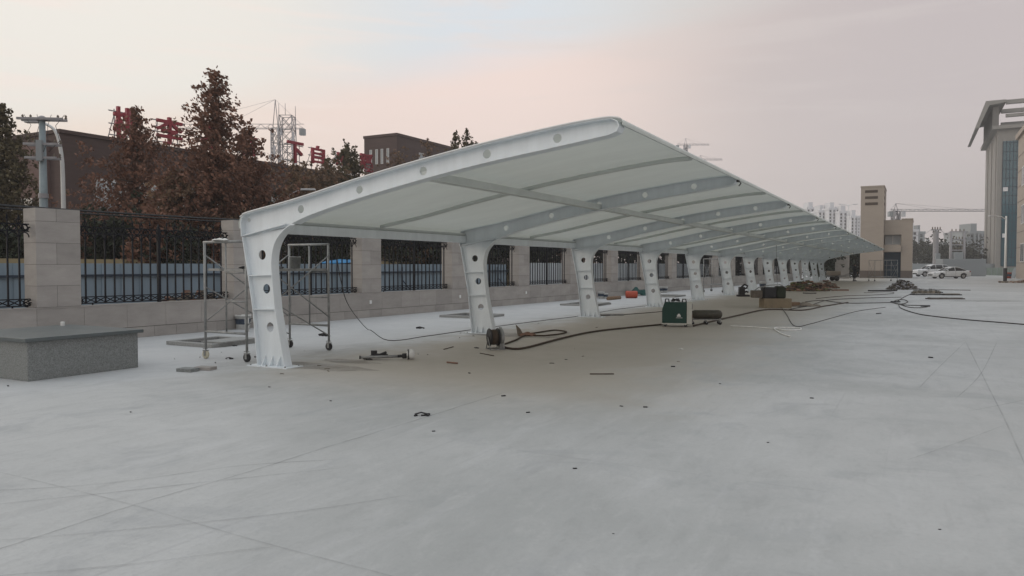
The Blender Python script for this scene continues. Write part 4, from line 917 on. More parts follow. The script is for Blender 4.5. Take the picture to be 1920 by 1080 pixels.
# ---- welding machine
p = G(1266, 612.5)
wm = thing('welding_machine', 'dark green wheeled welding machine with a cream front panel', 'welding machine', (p.x, p.y+.1, 0), YAW-.25)
mb = MB(); mb.prism([(-.36, .10), (.27, .10), (.27, .64), (-.30, .64), (-.36, .46)], -.19, .19, 'xz'); mb.build('housing', 'green', wm, bevel=.012)
MB().box((.272, -.20, .08), (.40, .20, .655)).build('front_panel', 'panel', wm, bevel=.01)
MB().box((-.37, -.20, .065), (.27, .20, .098)).build('chassis', 'panel', wm)
for y_, z in ((0, .22),): MB().lathe([(.001, .402), (.10, .402), (.10, .41), (.001, .412)], (0, y_, z), 20, 'x').build('fan_grille', 'scrapr', wm)
mb = MB(); mb.box((.402, -.12, .46), (.41, -.02, .56)); mb.box((.402, .02, .46), (.41, .12, .60)); mb.build('control_panel', 'dark', wm)
mb = MB(); 
for q in (-.14, -.05, .04): mb.lathe([(.016, .402), (.016, .42)], (0, q, .40), 8, 'x')
mb.build('knob', 'dark', wm)
for x in (-.24, .20):
    mb = MB(); mb.tube([(x-.05, 0, .64), (x-.04, 0, .72), (x+.04, 0, .72), (x+.05, 0, .64)], .018, 6); mb.build('lifting_handle', 'dark', wm)
mb = MB(); mb.box((.02, -.194, .27), (.12, -.192, .30)); mb.prism([(.03, .30), (.11, .30), (.09, .345), (.05, .345)], -.194, -.192, 'xz'); mb.box((0.0, -.194, .235), (.16, -.192, .245)); mb.build('emblem', 'lightc', wm)
for x in (-.28, .24):
    for y in (-.15, .15):
        c = MB(); c.box((x-.02, y-.02, .045), (x+.02, y+.02, .068)); cc = c.build('caster', 'galv', wm)
        MB().lathe([(.001, -.018), (.04, -.018), (.04, .018), (.001, .018)], (x, y, .04), 12, 'y').build('wheel', 'dark', cc)
rag('work_glove', 'black glove crumpled on top of the green welding machine', 'glove', tuple(Vector((p.x, p.y+.1, .655))+Vector((-.02, 0, 0))), .26, .16, .11, 'dark', 12, YAW)
p = G(1322, 608)
gc = thing('gas_cylinder_cart', 'olive gas cylinder lying on a low wheeled cart behind the welding machine', 'gas cylinder', (p.x, p.y, 0), YAW-.1)
mb = MB(); mb.lathe([(.02, -.46), (.03, -.40), (.09, -.36), (.12, -.28), (.12, .36), (.10, .42), (.05, .45), (.001, .455)], (0, 0, .27), 20, 'x'); mb.build('cylinder', 'olive', gc)
mb = MB(); mb.box((-.54, -.035, .25), (-.44, .035, .30)); mb.tube([(-.50, 0, .28), (-.50, -.03, .36)], .03, 8); mb.build('regulator', 'scrapr', gc)
mb = MB(); mb.lathe([(.001, -.02), (.05, -.02), (.05, .01), (.001, .01)], (-.50, -.04, .36), 12, 'y'); mb.build('gauge', 'panel', gc)
mb = MB(); mb.box((-.40, -.14, .125), (.42, -.11, .148)); mb.box((-.40, .11, .125), (.42, .14, .148)); 
for x in (-.40, 0., .38): mb.box((x, -.109, .126), (x+.04, .109, .147))
mb.build('cart_frame', 'galv', gc)
for x in (-.35, .02, .38):
    for y in (-.125, .125):
        c = MB().box((x-.012, y-.018, .05), (x+.012, y+.018, .124)).build('caster', 'galv', gc); MB().lathe([(.001, -.015), (.045, -.015), (.045, .015), (.001, .015)], (x, y, .045), 12, 'y').build('wheel', 'dark', c)
# ---- items near the wall
for px, py, lb, r_, h_ in [(1127, 560, 'larger white bucket by the wall behind the third column', .16, .33), (1135, 560, 'smaller white bucket right of the larger one by the wall', .13, .27), (1238, 549, 'left of two white buckets by the wall behind the fourth column', .18, .36), (1246, 548.5, 'right of two white buckets by the wall behind the fourth column', .18, .34), (1430, 542, 'white bucket standing behind the dark engine, by the eighth column', .22, .5)]:
    p = G(px, py); bucket(lb, (p.x, p.y, 0), r_, h_, group='white buckets near the wall')
pa, pb = G(1140, 560, .07), G(1162, 558, .07); tag(MB().tube([pa, pb], .09, 8).build('timber_log', 'wood'), 'brown timber roll lying between white buckets and the orange drum', 'timber')
p = G(1184, 559); o = tag(MB().lathe([(.001, -.28), (.17, -.28), (.18, -.2), (.18, .2), (.17, .28), (.001, .28)], (0, 0, .18), 18, 'x').build('orange_drum', 'orange'), 'orange red drum lying by the wall before the teal tarpaulin', 'drum'); o.location = (p.x, p.y, 0); o.rotation_euler = (0, 0, YAW)
p = G(1196, 554); rag('teal_tarpaulin', 'dark teal tarpaulin bundle behind the orange drum', 'tarpaulin', (p.x, p.y, 0), 1.25, .8, .48, 'teal', 3, YAW)
p = G(1213, 553); rag('white_sheet', 'white plastic sheet right of the teal tarpaulin bundle', 'plastic sheet', (p.x+.2, p.y+.3, 0), 1.5, .7, .12, 'paper', 8, YAW)
p = G(1392, 556); mb = MB(); 
cm = thing('cable_crank', 'dark hand winch machine crouched between the sixth and seventh columns', 'machine', (p.x, p.y, 0), YAW)
MB().box((-.28, -.14, 0), (.35, .14, .10)).build('base', 'dark', cm, bevel=.02)
mb = MB(); mb.box((-.18, -.13, .10), (.10, .13, .5)); mb.tube([(-.1, 0, .45), (.1, 0, .62), (.26, 0, .56), (.22, 0, .44), (.12, 0, .42)], .05, 8); mb.build('body', 'dark', cm, bevel=.03)
MB().tube([(.05, 0, .2), (.22, 0, .26), (.30, 0, .22)], .045, 8).build('lever', 'dark', cm)
# ---- engine on ochre cartons
p = G(1443, 578)
o = tag(MB().box((-.38, -.3, 0), (.66, .3, .36)).build('ochre_carton', 'ochre', bevel=.012), 'big ochre carton under the dark machine, right of the gas cylinder', 'carton'); o.location = (p.x, p.y+.4, 0); o.rotation_euler = (0, 0, YAW)
q = G(1440, 578); en = thing('dark_generator', 'dark twin generator set standing on the ochre carton', 'generator', (q.x, q.y+.42, .362), YAW)
MB().box((-.30, -.2, 0), (.18, .2, .42)).build('engine_block', 'dark', en, bevel=.04)
MB().box((.20, -.2, .0), (.55, .2, .46)).build('fuel_tank', 'leafg', en, bevel=.06)
MB().box((-.70, -.18, .02), (-.34, .18, .30)).build('side_case', 'scrap', en, bevel=.03)
MB().tube([(-.66, -.2, .3), (-.5, -.2, .42), (-.1, -.2, .50), (.3, -.2, .52), (.55, -.2, .4)], .02, 6).build('carry_frame', 'galv', en)
p = G(1478, 575); o = tag(MB().box((-.30, -.2, 0), (.35, .2, .17)).build('tan_carton', 'wood', bevel=.03), 'low tan carton right of the big ochre carton', 'carton'); o.location = (p.x, p.y+.3, 0); o.rotation_euler = (0, 0, YAW+.1)
p = G(1500, 574); rag('tool_heap', 'flat heap of brown ropes and tools right of the low tan carton', 'tool heap', (p.x, p.y, 0), 1.5, .8, .18, 'scrap', 21, YAW)
p = G(1505, 546); rubble('debris_heap', 'long heap of branches and offcuts at the foot of the far columns', 'debris heap', (p.x, p.y+.9, 0), 1.55, 1.1, .72, 620, ['scrap', 'scrapg', 'scrapr', 'wood', 'scrap'], .08, .35, YAW, seed=5, flat=.6)
p = G(1545, 541); rubble('debris_heap', 'smaller reddish heap of offcuts right of the long branch heap', 'debris heap', (p.x, p.y+1.0, 0), .9, .7, .6, 260, ['scrapr', 'scrap', 'wood'], .08, .3, YAW, seed=6, flat=.6)
p = G(1692, 543); rubble('gravel_heap', 'dark grey heap of rubble in front of the gatehouse', 'rubble heap', (p.x, p.y+.3, 0), 1.05, .6, .75, 520, ['scrap', 'scrap', 'lattice'], .06, .2, YAW, seed=8)
# metal planks
for i, (px, py, L_, m_, lb) in enumerate([(1738, 553, 1.7, 'board', 'stack of dark ribbed planks, nearer half, right of the rubble heap'), (1783, 553.5, 1.0, 'scrap', 'grey plank right of the ribbed plank stack'), (1772, 561, 1.7, 'board', 'long pale plank lying nearest the black cable'), (1738, 549, 1.7, 'scrap', 'plank stack behind the ribbed dark planks')]):
    p = G(px, py); o = thing('plank_stack', lb, 'planks', (p.x, p.y, 0), YAW, 'planks lying on the far slab')
    MB().box((-L_/2, -.18, .0), (L_/2, .18, .05)).build('lower_board', 'dark' if i != 2 else 'rope', o); MB().box((-L_/2+.1, -.16, .052), (L_/2-.1, .17, .09), rot=.01).build('upper_board', m_, o)
    if i in (0, 3):
        mb = MB()
        for j in range(5): mb.box((-L_/2+.14+j*.3, -.14, .092), (-L_/2+.30+j*.3, .14, .20+.04*(j % 2)), rot=.2)
        mb.build('loose_blocks', 'galv' if i else 'scrap', o)
p = G(1575, 545); tag(MB().box((p.x-.5, p.y-.15, 0), (p.x+.5, p.y+.15, .08), rot=YAW).build('timber_offcut', 'scrapr'), 'reddish timber offcut lying right of the debris heaps', 'timber')
p = G(1655, 546); tag(MB().box((p.x-1.0, p.y-.15, 0), (p.x+1.0, p.y+.15, .08), rot=YAW+.3).build('timber_offcut', 'dark'), 'dark board lying at the left foot of the rubble heap', 'timber')
p = G(1518, 550.5); tag(MB().box((p.x-.35, p.y-.1, 0), (p.x+.35, p.y+.1, .05), rot=YAW).build('timber_offcut', 'dark'), 'small dark board in front of the long branch heap', 'timber')
# hand cart beside the person
p = G(1570, 527)
hc = thing('hand_cart', 'low two wheeled hand cart with a pale load beside the standing worker', 'cart', (p.x, p.y, 0), YAW)
MB().box((-1.1, -.5, .45), (.7, .5, .58)).build('tray', 'galv', hc); MB().box((-1.0, -.45, .582), (.2, .45, 1.05)).build('load', 'beige', hc, bevel=.1)
for y in (-.55, .55): MB().lathe([(.001, -.03), (.26, -.03), (.28, 0), (.26, .03), (.001, .03)], (-.3, y, .28), 16, 'y').build('wheel', 'dark', hc)
MB().tube([(.7, -.4, .5), (1.6, -.35, .9), (1.6, .35, .9), (.7, .4, .5)], .03, 6).build('handle', 'galv', hc)

# ================================================================ PERSON
def person(label, loc, rz, h=1.72):
    root = thing('person', label, 'person', loc, rz); s = h/1.72
    def skin(name, V, Eg, Rd, m, par, sub=2):
        me = bpy.data.meshes.new(name); me.from_pydata([tuple(Vector(v)*s) for v in V], Eg, []); me.materials.append(M[m]); o = obj(name, me, par)
        sk = o.modifiers.new('skin', 'SKIN'); 
        for i, r_ in enumerate(Rd):
            q = me.skin_vertices[0].data[i]; q.radius = (r_[0]*s, r_[1]*s) if isinstance(r_, tuple) else (r_*s, r_*s)
        me.skin_vertices[0].data[0].use_root = True; sk.use_smooth_shade = True; ss = o.modifiers.new('sub', 'SUBSURF'); ss.levels = sub; ss.render_levels = sub; return o
    V = [(0, 0, .95), (0, 0, 1.12), (0, .01, 1.30), (0, .01, 1.42), (0, .0, 1.49), (0, -.015, 1.56), (0, -.02, 1.66),
         (.10, 0, .90), (.11, -.02, .50), (.12, .03, .09), (.12, -.10, .04), (-.10, 0, .90), (-.12, .02, .50), (-.14, .05, .09), (-.14, -.08, .04),
         (.19, .01, 1.40), (.25, .03, 1.14), (.20, -.12, .96), (.18, -.17, .91), (-.19, .01, 1.40), (-.25, .03, 1.14), (-.20, -.12, .96), (-.18, -.17, .91)]
    Eg = [(0, 1), (1, 2), (2, 3), (3, 4), (4, 5), (5, 6), (0, 7), (7, 8), (8, 9), (9, 10), (0, 11), (11, 12), (12, 13), (13, 14), (3, 15), (15, 16), (16, 17), (17, 18), (3, 19), (19, 20), (20, 21), (21, 22)]
    Rd = [(.15, .11), (.135, .10), (.155, .11), (.12, .09), .052, .075, .085, .09, .062, .042, .035, .09, .062, .042, .035, .06, .045, .034, .028, .06, .045, .034, .028]
    b_ = skin('body', V, Eg, Rd, 'cloth', root)
    hd = MB(); hd.lathe([(.001, -.12), (.05, -.11), (.075, -.05), (.082, .0), (.078, .06), (.05, .105), (.001, .12)], (0, -.02*s, 1.61*s), 14); fc = hd.build('head', 'skin', root)
    MB().tube([(0, -.095*s, 1.62*s), (0, -.125*s, 1.59*s)], .012, 6).build('nose', 'skin', fc)
    hh = MB(); hh.lathe([(.087, -.02), (.09, .03), (.082, .08), (.055, .115), (.001, .132)], (0, -.005*s, 1.615*s), 14); hh.build('hair', 'hair', root)
    for sg in (1, -1):
        pal = Vector((sg*.18, -.17, .90))
        hm = MB(); hm.tube([pal*s, (pal+Vector((0, -.03, -.06)))*s, (pal+Vector((0, -.035, -.09)))*s], [.026, .036, .03], 8)
        for q in range(4):
            b0 = pal+Vector(((q-1.5)*.018, -.035, -.085)); L_ = (.055, .065, .06, .045)[q]
            hm.tube([b0*s, (b0+Vector((0, -.005, -L_*.5)))*s, (b0+Vector((0, .012, -L_)))*s], [.009, .008, .006], 6)
        hm.tube([(pal+Vector((-sg*.03, -.03, -.03)))*s, (pal+Vector((-sg*.055, -.05, -.065)))*s], [.010, .007], 6); hm.build('hand', 'skin', root, fix=False)
        MB().box((sg*.13-.045, -.17, 0), (sg*.13+.045, .10, .085)).build('shoe', 'dark', root, bevel=.02)
    return root
p = G(1602, 527.2); person('person in dark work clothes standing at the far end of the carport', (p.x, p.y, 0), YAW+pi/2+.2, 1.9 if False else 1.78)

# ================================================================ CARS
def car(label, loc, rz, suv=False):
    root = thing('parked_car', label, 'car', loc, rz, 'cars parked near the gatehouse')
    if not suv:
        Ln, W, Ht, wb, wr = 4.62, 1.74, 1.46, 2.65, .32
        low_ = [(-2.31, .34, .62), (-2.25, .24, .74), (-1.9, .20, .80), (-1.2, .20, .90), (-.75, .20, .96), (.0, .20, .97), (.8, .20, .98), (1.4, .20, 1.0), (1.95, .22, 1.02), (2.22, .28, .98), (2.31, .38, .85)]
        gh = [(-.95, .95, .96), (-.30, .96, 1.32), (.1, .97, 1.43), (.5, .98, 1.455), (.9, .98, 1.39), (1.3, .99, 1.20), (1.68, 1.0, 1.04)]
    else:
        Ln, W, Ht, wb, wr = 4.75, 1.85, 1.78, 2.75, .38
        low_ = [(-2.37, .42, .80), (-2.30, .32, .95), (-1.9, .28, 1.04), (-1.2, .28, 1.10), (-.9, .28, 1.12), (.0, .28, 1.14), (.9, .28, 1.15), (1.6, .28, 1.16), (2.15, .32, 1.14), (2.33, .38, 1.08), (2.37, .5, .95)]
        gh = [(-1.05, 1.10, 1.11), (-.45, 1.12, 1.55), (-.1, 1.13, 1.72), (.5, 1.14, 1.78), (1.2, 1.15, 1.77), (1.9, 1.15, 1.70), (2.15, 1.14, 1.45), (2.28, 1.12, 1.14)]
    def hw(x, z, zlo, zhi):
        t_ = (z-zlo)/(zhi-zlo); e = 1-.18*max(0, abs(x)/(Ln/2)-.72)/.28; return W/2*e*(.93+.07*sin(pi*min(1, t_*1.1)))
    mb = MB(); rings = []
    xs = []
    for i in range(len(low_)-1):
        for j in range(4):
            t_ = j/4; xs.append(tuple(low_[i][k]*(1-t_)+low_[i+1][k]*t_ for k in range(3)))
    xs.append(low_[-1]); m = 9
    for x, zl, zh in xs:
        for wx in (-wb/2, wb/2):
            dd = (wr+.06)**2-(x-wx)**2
            # the body stays full width; arches are cut on the sides below
        ring = []
        for k in range(m): 
            t_ = k/(m-1); z = zl+(zh-zl)*t_; ring.append((x, hw(x, z, zl, zh)*(1 if k < m-1 else .90), z))
        rings.append(ring+[(x, -y, z) for x, y, z in ring[::-1]])
    nr = 2*m
    for r_ in rings: mb.v += r_
    for i in range(len(rings)-1):
        xm = (rings[i][0][0]+rings[i+1][0][0])/2
        for j in range(nr):
            j2 = (j+1) % nr; zm = (rings[i][j][2]+rings[i][j2][2]+rings[i+1][j][2]+rings[i+1][j2][2])/4
            if j not in (m-1, nr-1) and any((xm-wx)**2+(zm-wr)**2 < (wr+.07)**2 for wx in (-wb/2, wb/2)): continue
            mb.f.append((i*nr+j, i*nr+j2, (i+1)*nr+j2, (i+1)*nr+j)); mb.sm.append(True)
    mb.f.append(tuple(range(nr))); mb.f.append(tuple((len(rings)-1)*nr+j for j in range(nr))[::-1]); mb.sm += [False, False]
    body = mb.build('body', 'carw', root)
    # greenhouse: glass volume with painted roof and pillars
    def ghw(z, x): zb, zt = gh[0][1], Ht; return W/2*(.90-.17*max(0, (z-zb)/(zt-zb)))
    def loft(P, inset=0., zc=None):
        m_ = MB(); 
        for x, zl, zh in P:
            for z in (zl, (zl+zh)/2, zh): m_.v.append((x, ghw(z, x)-inset-(.06 if z == zh else 0), z))
            for z in (zh, (zl+zh)/2, zl): m_.v.append((x, -(ghw(z, x)-inset-(.06 if z == zh else 0)), z))
        for i in range(len(P)-1):
            for j in range(6):
                j2 = (j+1) % 6; m_.f.append((i*6+j, i*6+j2, (i+1)*6+j2, (i+1)*6+j)); m_.sm.append(True)
        return m_
    loft([(x, zl-.02, max(zh-.02, zl)) for x, zl, zh in gh], .012).build('windows', 'carg', root)
    rf = MB(); tp = [(x, zh) for x, zl, zh in gh if zh > Ht-.32]
    k0 = len(rf.v)
    for x, z in tp:
        for yy, dz_ in ((-1, -.05), (-.8, .0), (0, .02), (.8, 0), (1, -.05)): rf.v.append((x, yy*(ghw(z, x)-.02), z+dz_))
    for i in range(len(tp)-1):
        for j in range(4): rf.f.append((k0+i*5+j, k0+i*5+j+1, k0+(i+1)*5+j+1, k0+(i+1)*5+j)); rf.sm.append(True)
    o = rf.build('roof', 'carw', root); sm_ = o.modifiers.new('t', 'SOLIDIFY'); sm_.thickness = .04
    pl = MB()
    for sg in (-1, 1):
        edge = [(x, sg*(ghw(zh, x)-.055), zh) for x, zl, zh in gh]; pl.tube([Vector(e) for e in edge], .024, 6)
        for xx in ([.35] if not suv else [.30, 1.35]):
            pl.tube([(xx-.03, sg*(ghw(gh[0][1], 0)-.005), gh[0][1]), (xx, sg*(ghw(Ht, 0)-.05), Ht-.05)], .035, 6)
    pl.build('pillars', 'carw', root)
    for wx in (-wb/2, wb/2):
        for sg in (-1, 1):
            ty = MB().lathe([(wr*.62, -.10), (wr*.95, -.10), (wr, -.06), (wr, .06), (wr*.95, .10), (wr*.62, .10)], (wx, sg*(W/2-.13), wr), 22, 'y').build('wheel', 'dark', root)
            rm = MB(); rm.lathe([(.001, -.07), (wr*.2, -.07), (wr*.6, -.09), (wr*.64, -.09), (wr*.64, .09), (wr*.6, .09), (wr*.2, .07), (.001, .07)], (wx, sg*(W/2-.13), wr), 22, 'y'); rm.build('rim', 'alloy', ty)
    for sg in (-1, 1):
        zl = .70 if not suv else .90
        MB().lathe([(.001, -.12), (.10, -.08), (.13, 0), (.10, .06), (.001, .10)], (0, 0, 0), 10, 'x').xf(Matrix.Translation((-Ln/2+.20, sg*(W/2-.27), zl)) @ Matrix.Diagonal((1.3, 1.2, .7, 1))).build('headlight', 'lampw', root)
        MB().lathe([(.001, -.10), (.12, -.06), (.12, .04), (.001, .08)], (0, 0, 0), 10, 'x').xf(Matrix.Translation((Ln/2-.13, sg*(W/2-.22), .86 if not suv else 1.02)) @ Matrix.Diagonal((1, 1.2, .8 if not suv else 1.5, 1))).build('tail_light', 'taill', root)
        MB().box((-.78 if not suv else -.85, sg*(W/2+.02), .98 if not suv else 1.16), (-.60 if not suv else -.67, sg*(W/2+.14), 1.10 if not suv else 1.30)).build('mirror', 'carw', root, bevel=.03)
        for hx_ in (-.05, .95): MB().box((hx_, sg*(W/2-.005), .80 if not suv else .98), (hx_+.18, sg*(W/2+.012), .83 if not suv else 1.01)).build('door_handle', 'alloy', root)
        dg = MB()
        for hx_ in (-.85, .32, 1.30): dg.box((hx_, sg*W/2*.995-.006, .34), (hx_+.012, sg*W/2*.995+.006, .93 if not suv else 1.1))
        dg.build('door_seam', 'carg', root)
        MB().box((-wb/2+.4, sg*(W/2-.05)-.03, .17 if not suv else .24), (wb/2-.4, sg*(W/2-.05)+.03, .28 if not suv else .4)).build('sill', 'dark', root)
    MB().box((-Ln/2-.01, -.5, .38), (-Ln/2+.05, .5, .52)).build('grille', 'dark', root)
    return root
p = G(1779, 522.3); car('white sedan facing left in front of the white SUV', (p.x, p.y, 0), YAW, False)
p = G(1745, 518.6); car('white SUV facing left, partly hidden behind the white sedan', (p.x, p.y, 0), YAW+.04, True)

# ================================================================ GATEHOUSE
gx0 = G(1612, 521); gy = gx0.y
xw = PY(1656, 500, gy).x; th_ = PY(1634, 351, gy).z
gh_ = thing('gatehouse', 'beige tiled gatehouse with a square tower and blue shutter', 'building')
MB().box((gx0.x, gy, 0), (xw, gy+7, th_)).build('tower', 'beige', gh_)
MB().box((gx0.x-.05, gy-.05, th_), (xw+.05, gy+7.05, th_+.18)).build('tower_coping', 'beige', gh_)
for yy in (359, 370.5, 382):
    za = PY(1634, yy+2.5, gy).z; zb = PY(1634, yy-2.5, gy).z; xa = PY(1622, yy, gy).x; xb = PY(1646, yy, gy).x
    fr = MB().box((xa, gy-.03, za), (xb, gy-.002, zb)).build('louvre', 'louvre', gh_)
    sl = MB()
    for j in range(3): sl.box((xa+.03, gy-.07, za+.05+j*.12), (xb-.03, gy-.031, za+.09+j*.12))
    sl.build('slats', 'beiged', fr)
    MB().box((xw+.002, gy+.8, za), (xw+.03, gy+2.4, zb)).build('louvre', 'louvre', gh_)
fy2 = gy+1.2; xr = PY(1710, 500, fy2).x; zb_ = PY(1690, 412, fy2).z; xd0 = xw+.05; xd1 = PY(1689, 500, fy2).x
wz0, wz1 = PY(1680, 459, fy2).z, PY(1680, 440, fy2).z; dz1 = PY(1680, 472, fy2).z
MB().box((xd1, fy2, 0), (xr, fy2+8, zb_)).build('wall', 'beige', gh_)
MB().box((xw+.02, fy2-.5, dz1), (xd1-.02, fy2-.1, wz0)).build('balcony_front', 'beige', gh_)
MB().box((xw+.02, fy2, wz1), (xd1-.003, fy2+8, zb_-.003)).build('lintel_wall', 'beige', gh_)
MB().box((xw+.02, fy2+1.2, 0), (xd1-.003, fy2+8, wz1-.003)).build('inner_wall', 'beige', gh_)
mb = MB()
MB().box((xw+.03, fy2+1.12, .0), (xd1-.05, fy2+1.19, dz1-.05)).build('shutter', 'door', gh_)
f_ = MB(); xm = (xw+xd1)/2
for xx in (xw+.08, xm-.04, xd1-.14): f_.box((xx, fy2+1.1, dz1+.1), (xx+.08, fy2+1.19, wz1-.05))
f_.box((xw+.08, fy2+1.1, (wz0+wz1)/2-.6), (xd1-.06, fy2+1.19, (wz0+wz1)/2-.52)); ff = f_.build('window', 'frame', gh_); MB().box((xw+.1, fy2+1.15, dz1+.1), (xd1-.1, fy2+1.18, wz1-.05)).build('pane', 'winl', ff)
MB().box((xd1-.03, fy2-.04, 0), (xr+.04, fy2+8, .95)).build('plinth', 'beiged', gh_)
MB().box((gx0.x-.04, gy-.04, 0), (xw+.04, gy+1.0, .95)).build('plinth', 'beiged', gh_)
MB().box((xd1-.003, fy2-.06, zb_), (xr+.06, fy2+8, zb_+.15)).build('coping', 'beige', gh_)
# side stair/garden structures left of gatehouse
o = thing('garden_gate_wall', 'pale stone gate pier at the far end of the boundary wall', 'gate pier', tuple(G(1580, 522)))
MB().box((-.9, 0, 0), (.7, .8, 3.0)).build('pier', 'stone', o); MB().box((-1.0, -.05, 3.0), (.8, .9, 3.2)).build('cap', 'stone', o)
# ================================================================ RIGHT BUILDINGS
p0 = PF(1866, 498, 150); tx, ty = p0.x, p0.y; tH = PF(1866, 243, 150).z
tw = thing('office_tower', 'tall grey stone tower with blue curtain glass and an open roof frame', 'building')
MB().box((tx, ty, 0), (tx+26, ty+30, tH)).build('wall', 'grey', tw)
mb = MB()
for j in range(3): mb.box((tx-.15, ty+2+j*10, 0), (tx-.002, ty+5.4+j*10, tH-1))
mb.build('pilaster', 'grey', tw)
xg0, xg1 = PY(1878, 400, ty).x, PY(1911, 400, ty).x
MB().box((xg0, ty-.12, 1.5), (xg1, ty-.003, tH-2.4)).build('curtain_glass', 'curtain', tw)
mb = MB(); n_ = 5
for j in range(n_+1): xx = xg0+(xg1-xg0)*j/n_; mb.box((xx-.05, ty-.2, 1.5), (xx+.05, ty-.122, tH-2.4))
zz = 1.5
while zz < tH-2.4: mb.box((xg0+.06, ty-.19, zz-.05), (xg1-.06, ty-.125, zz+.05)); zz += 1.75
mb.build('mullions', 'door', tw)
for zz in (7.2, 16.4): MB().box((xg0+.15, ty-.24, zz), (xg0+.95, ty-.205, zz+.8)).build('vent_panel', 'aptw', tw)
MB().box((tx-1.0, ty-1.0, tH), (tx+26, ty+31, tH+.7)).build('cornice', 'grey', tw)
# roof: overhanging slanted fin on posts, open beams to the right
z1 = PF(1866, 190, 150).z; 
mb = MB(); mb.prism([(tx-3.9, z1-5.2), (tx-3.3, z1-5.2), (tx-1.6, z1-.9), (tx+1.2, z1-.5), (tx+1.2, z1), (tx-2.2, z1)], ty-1.5, ty+26, 'xz'); mb.build('roof_fin', 'grey', tw)
MB().box((tx-.9, ty+.5, tH+.702), (tx+.2, ty+24, z1-.9)).build('fin_wall', 'grey', tw)
for za, zb in ((z1-.85, z1-.05), (tH+2.2, tH+2.8)):
    MB().box((tx+1.21, ty-1.2, za), (tx+26, ty-.4, zb)).build('roof_beam', 'grey', tw)
    MB().box((tx+1.21, ty+9, za), (tx+26, ty+9.8, zb)).build('roof_beam', 'grey', tw)
for xx in (tx+4.6, tx+11, tx+18): MB().box((xx, ty-1.0, tH+.702), (xx+.7, ty-.5, z1-.86)).build('roof_post', 'grey', tw)
# near stone building at the right edge
nbx = PF(1905, 498, 95).x; nby = PF(1905, 498, 95).y; nz_t = PF(1905, 262, 95).z
nb3 = thing('stone_building', 'stone panelled building cut off by the right edge of the picture', 'building')
MB().box((nbx, nby-50, 0), (nbx+22, nby, nz_t)).build('wall', 'beige', nb3)
mb = MB()
for j in range(1, 9): mb.box((nbx-.025, nby-50, j*1.9), (nbx-.002, nby, j*1.9+.05))
mb.build('panel_joints', 'beiged', nb3)
MB().box((nbx-.3, nby-50, nz_t), (nbx+22, nby+.3, nz_t+.6)).build('coping', 'beige', nb3)
windows(nb3, [(nby-8, nby-4.5, z, z+2.3) for z in (2.0, 6.6, 11.2)]+[(nby-18, nby-13, z, z+2.3) for z in (2.0, 6.6, 11.2)], 'x', nbx, .12, 'win', 1)
# boards and red bucket at its foot
for i, (px, py, an, m_, lb) in enumerate([(1897, 521, .5, 'aptg', 'grey board leaning right beside the street lamp base'), (1911, 521, .7, 'beige', 'tan board leaning at the foot of the stone building')]):
    p = G(px, py); o = tag(MB().box((-.06, -.5, 0), (.06, .5, 1.5)).build('leaning_board', m_), lb, 'board'); o.location = (p.x, p.y, 0); o.rotation_euler = (0, an, YAW)
p = G(1890, 522); o = bucket('red bucket standing between the street lamp and the leaning boards', (p.x, p.y, 0), .38, .75, 'orange')
p = G(1915, 530); rubble('soil_heap', 'low reddish soil heap at the right edge under the leaning boards', 'soil heap', (p.x+1, p.y, 0), 3.0, 2.0, .3, 400, ['scrapr', 'scrap', 'beige'], .1, .3, YAW, kind='stuff', seed=14)
# green hoarding along the tower foot
p = PF(1780, 498, 150); q = PF(1930, 498, 120)
hd = thing('low_hoarding', 'low green grey hoarding along the foot of the tower', 'hoarding', (0, 0, 0))
mb = MB(); mb.prism([(PF(1790, 498, 142).x, PF(1790, 498, 142).y), (PF(1915, 498, 112).x, PF(1915, 498, 112).y), (PF(1915, 498, 112).x, PF(1915, 498, 112).y+.12), (PF(1790, 498, 142).x, PF(1790, 498, 142).y+.12)], 0, 1.25, 'xy'); mb.build('sheet', 'greenp', hd)
a, c = PF(1790, 498, 142), PF(1915, 498, 112); mb = MB()
for j in range(14): t_ = a.lerp(c, j/13); MB().box((t_.x-.05, t_.y-.12, 0), (t_.x+.05, t_.y-.02, 1.35)).build('fence_post', 'aptg', hd)

# ================================================================ FAR RIGHT BACKGROUND
def apartment(label, px0, px1, ytop, F, floors, m='aptw', depth=14, bays=3, rz=0., name='apartment_block'):
    a, b_ = PF(px0, 498, F), PF(px1, 498, F); W = (b_-a).length; H = PF(px0, ytop, F).z
    o = thing(name, label, 'building', (a.x, a.y, 0), YAW+rz, 'distant apartment blocks')
    MB().box((0, 0, 0), (W, depth, H)).build('wall', m, o)
    MB().box((-.2, -.2, H), (W+.2, depth, H+.8)).build('parapet', m, o)
    MB().box((W*.3, 2, H+.8), (W*.7, 8, H+3.2)).build('lift_house', m, o)
    fh = H/floors; 
    for b in range(bays):
        for f in range(max(0, floors-8), floors):
            x0 = W*(b+.22)/bays; x1 = W*(b+.62)/bays; z0 = f*fh+fh*.3
            w_ = MB().box((x0, -.25, z0-.1), (x1, -.02, z0+.0)).box((x0, -.06, z0+.001), (x1, -.021, z0+fh*.52)).build('window', 'win', o)
    mb = MB()
    for b in range(1, bays): mb.box((W*b/bays-.25, -.6, 0), (W*b/bays+.25, -.002, H))
    mb.build('ribs', m, o)
    return o
apartment('leftmost pale apartment block peeking over the sloping carport roof', 1512, 1532, 392, 330, 18)
apartment('second pale apartment block over the carport roof, lower than its right neighbour', 1534, 1552, 398, 320, 17)
apartment('white apartment block in the middle of the group left of the gatehouse tower', 1553, 1572, 393, 315, 18)
apartment('white apartment block nearest the left side of the twin armed lamp', 1573, 1594, 399, 310, 17)
apartment('white apartment block touching the gatehouse tower', 1595, 1612, 408, 305, 16)
apartment('pale slim tower block just right of the gatehouse', 1709, 1721, 434, 270, 9, bays=1)
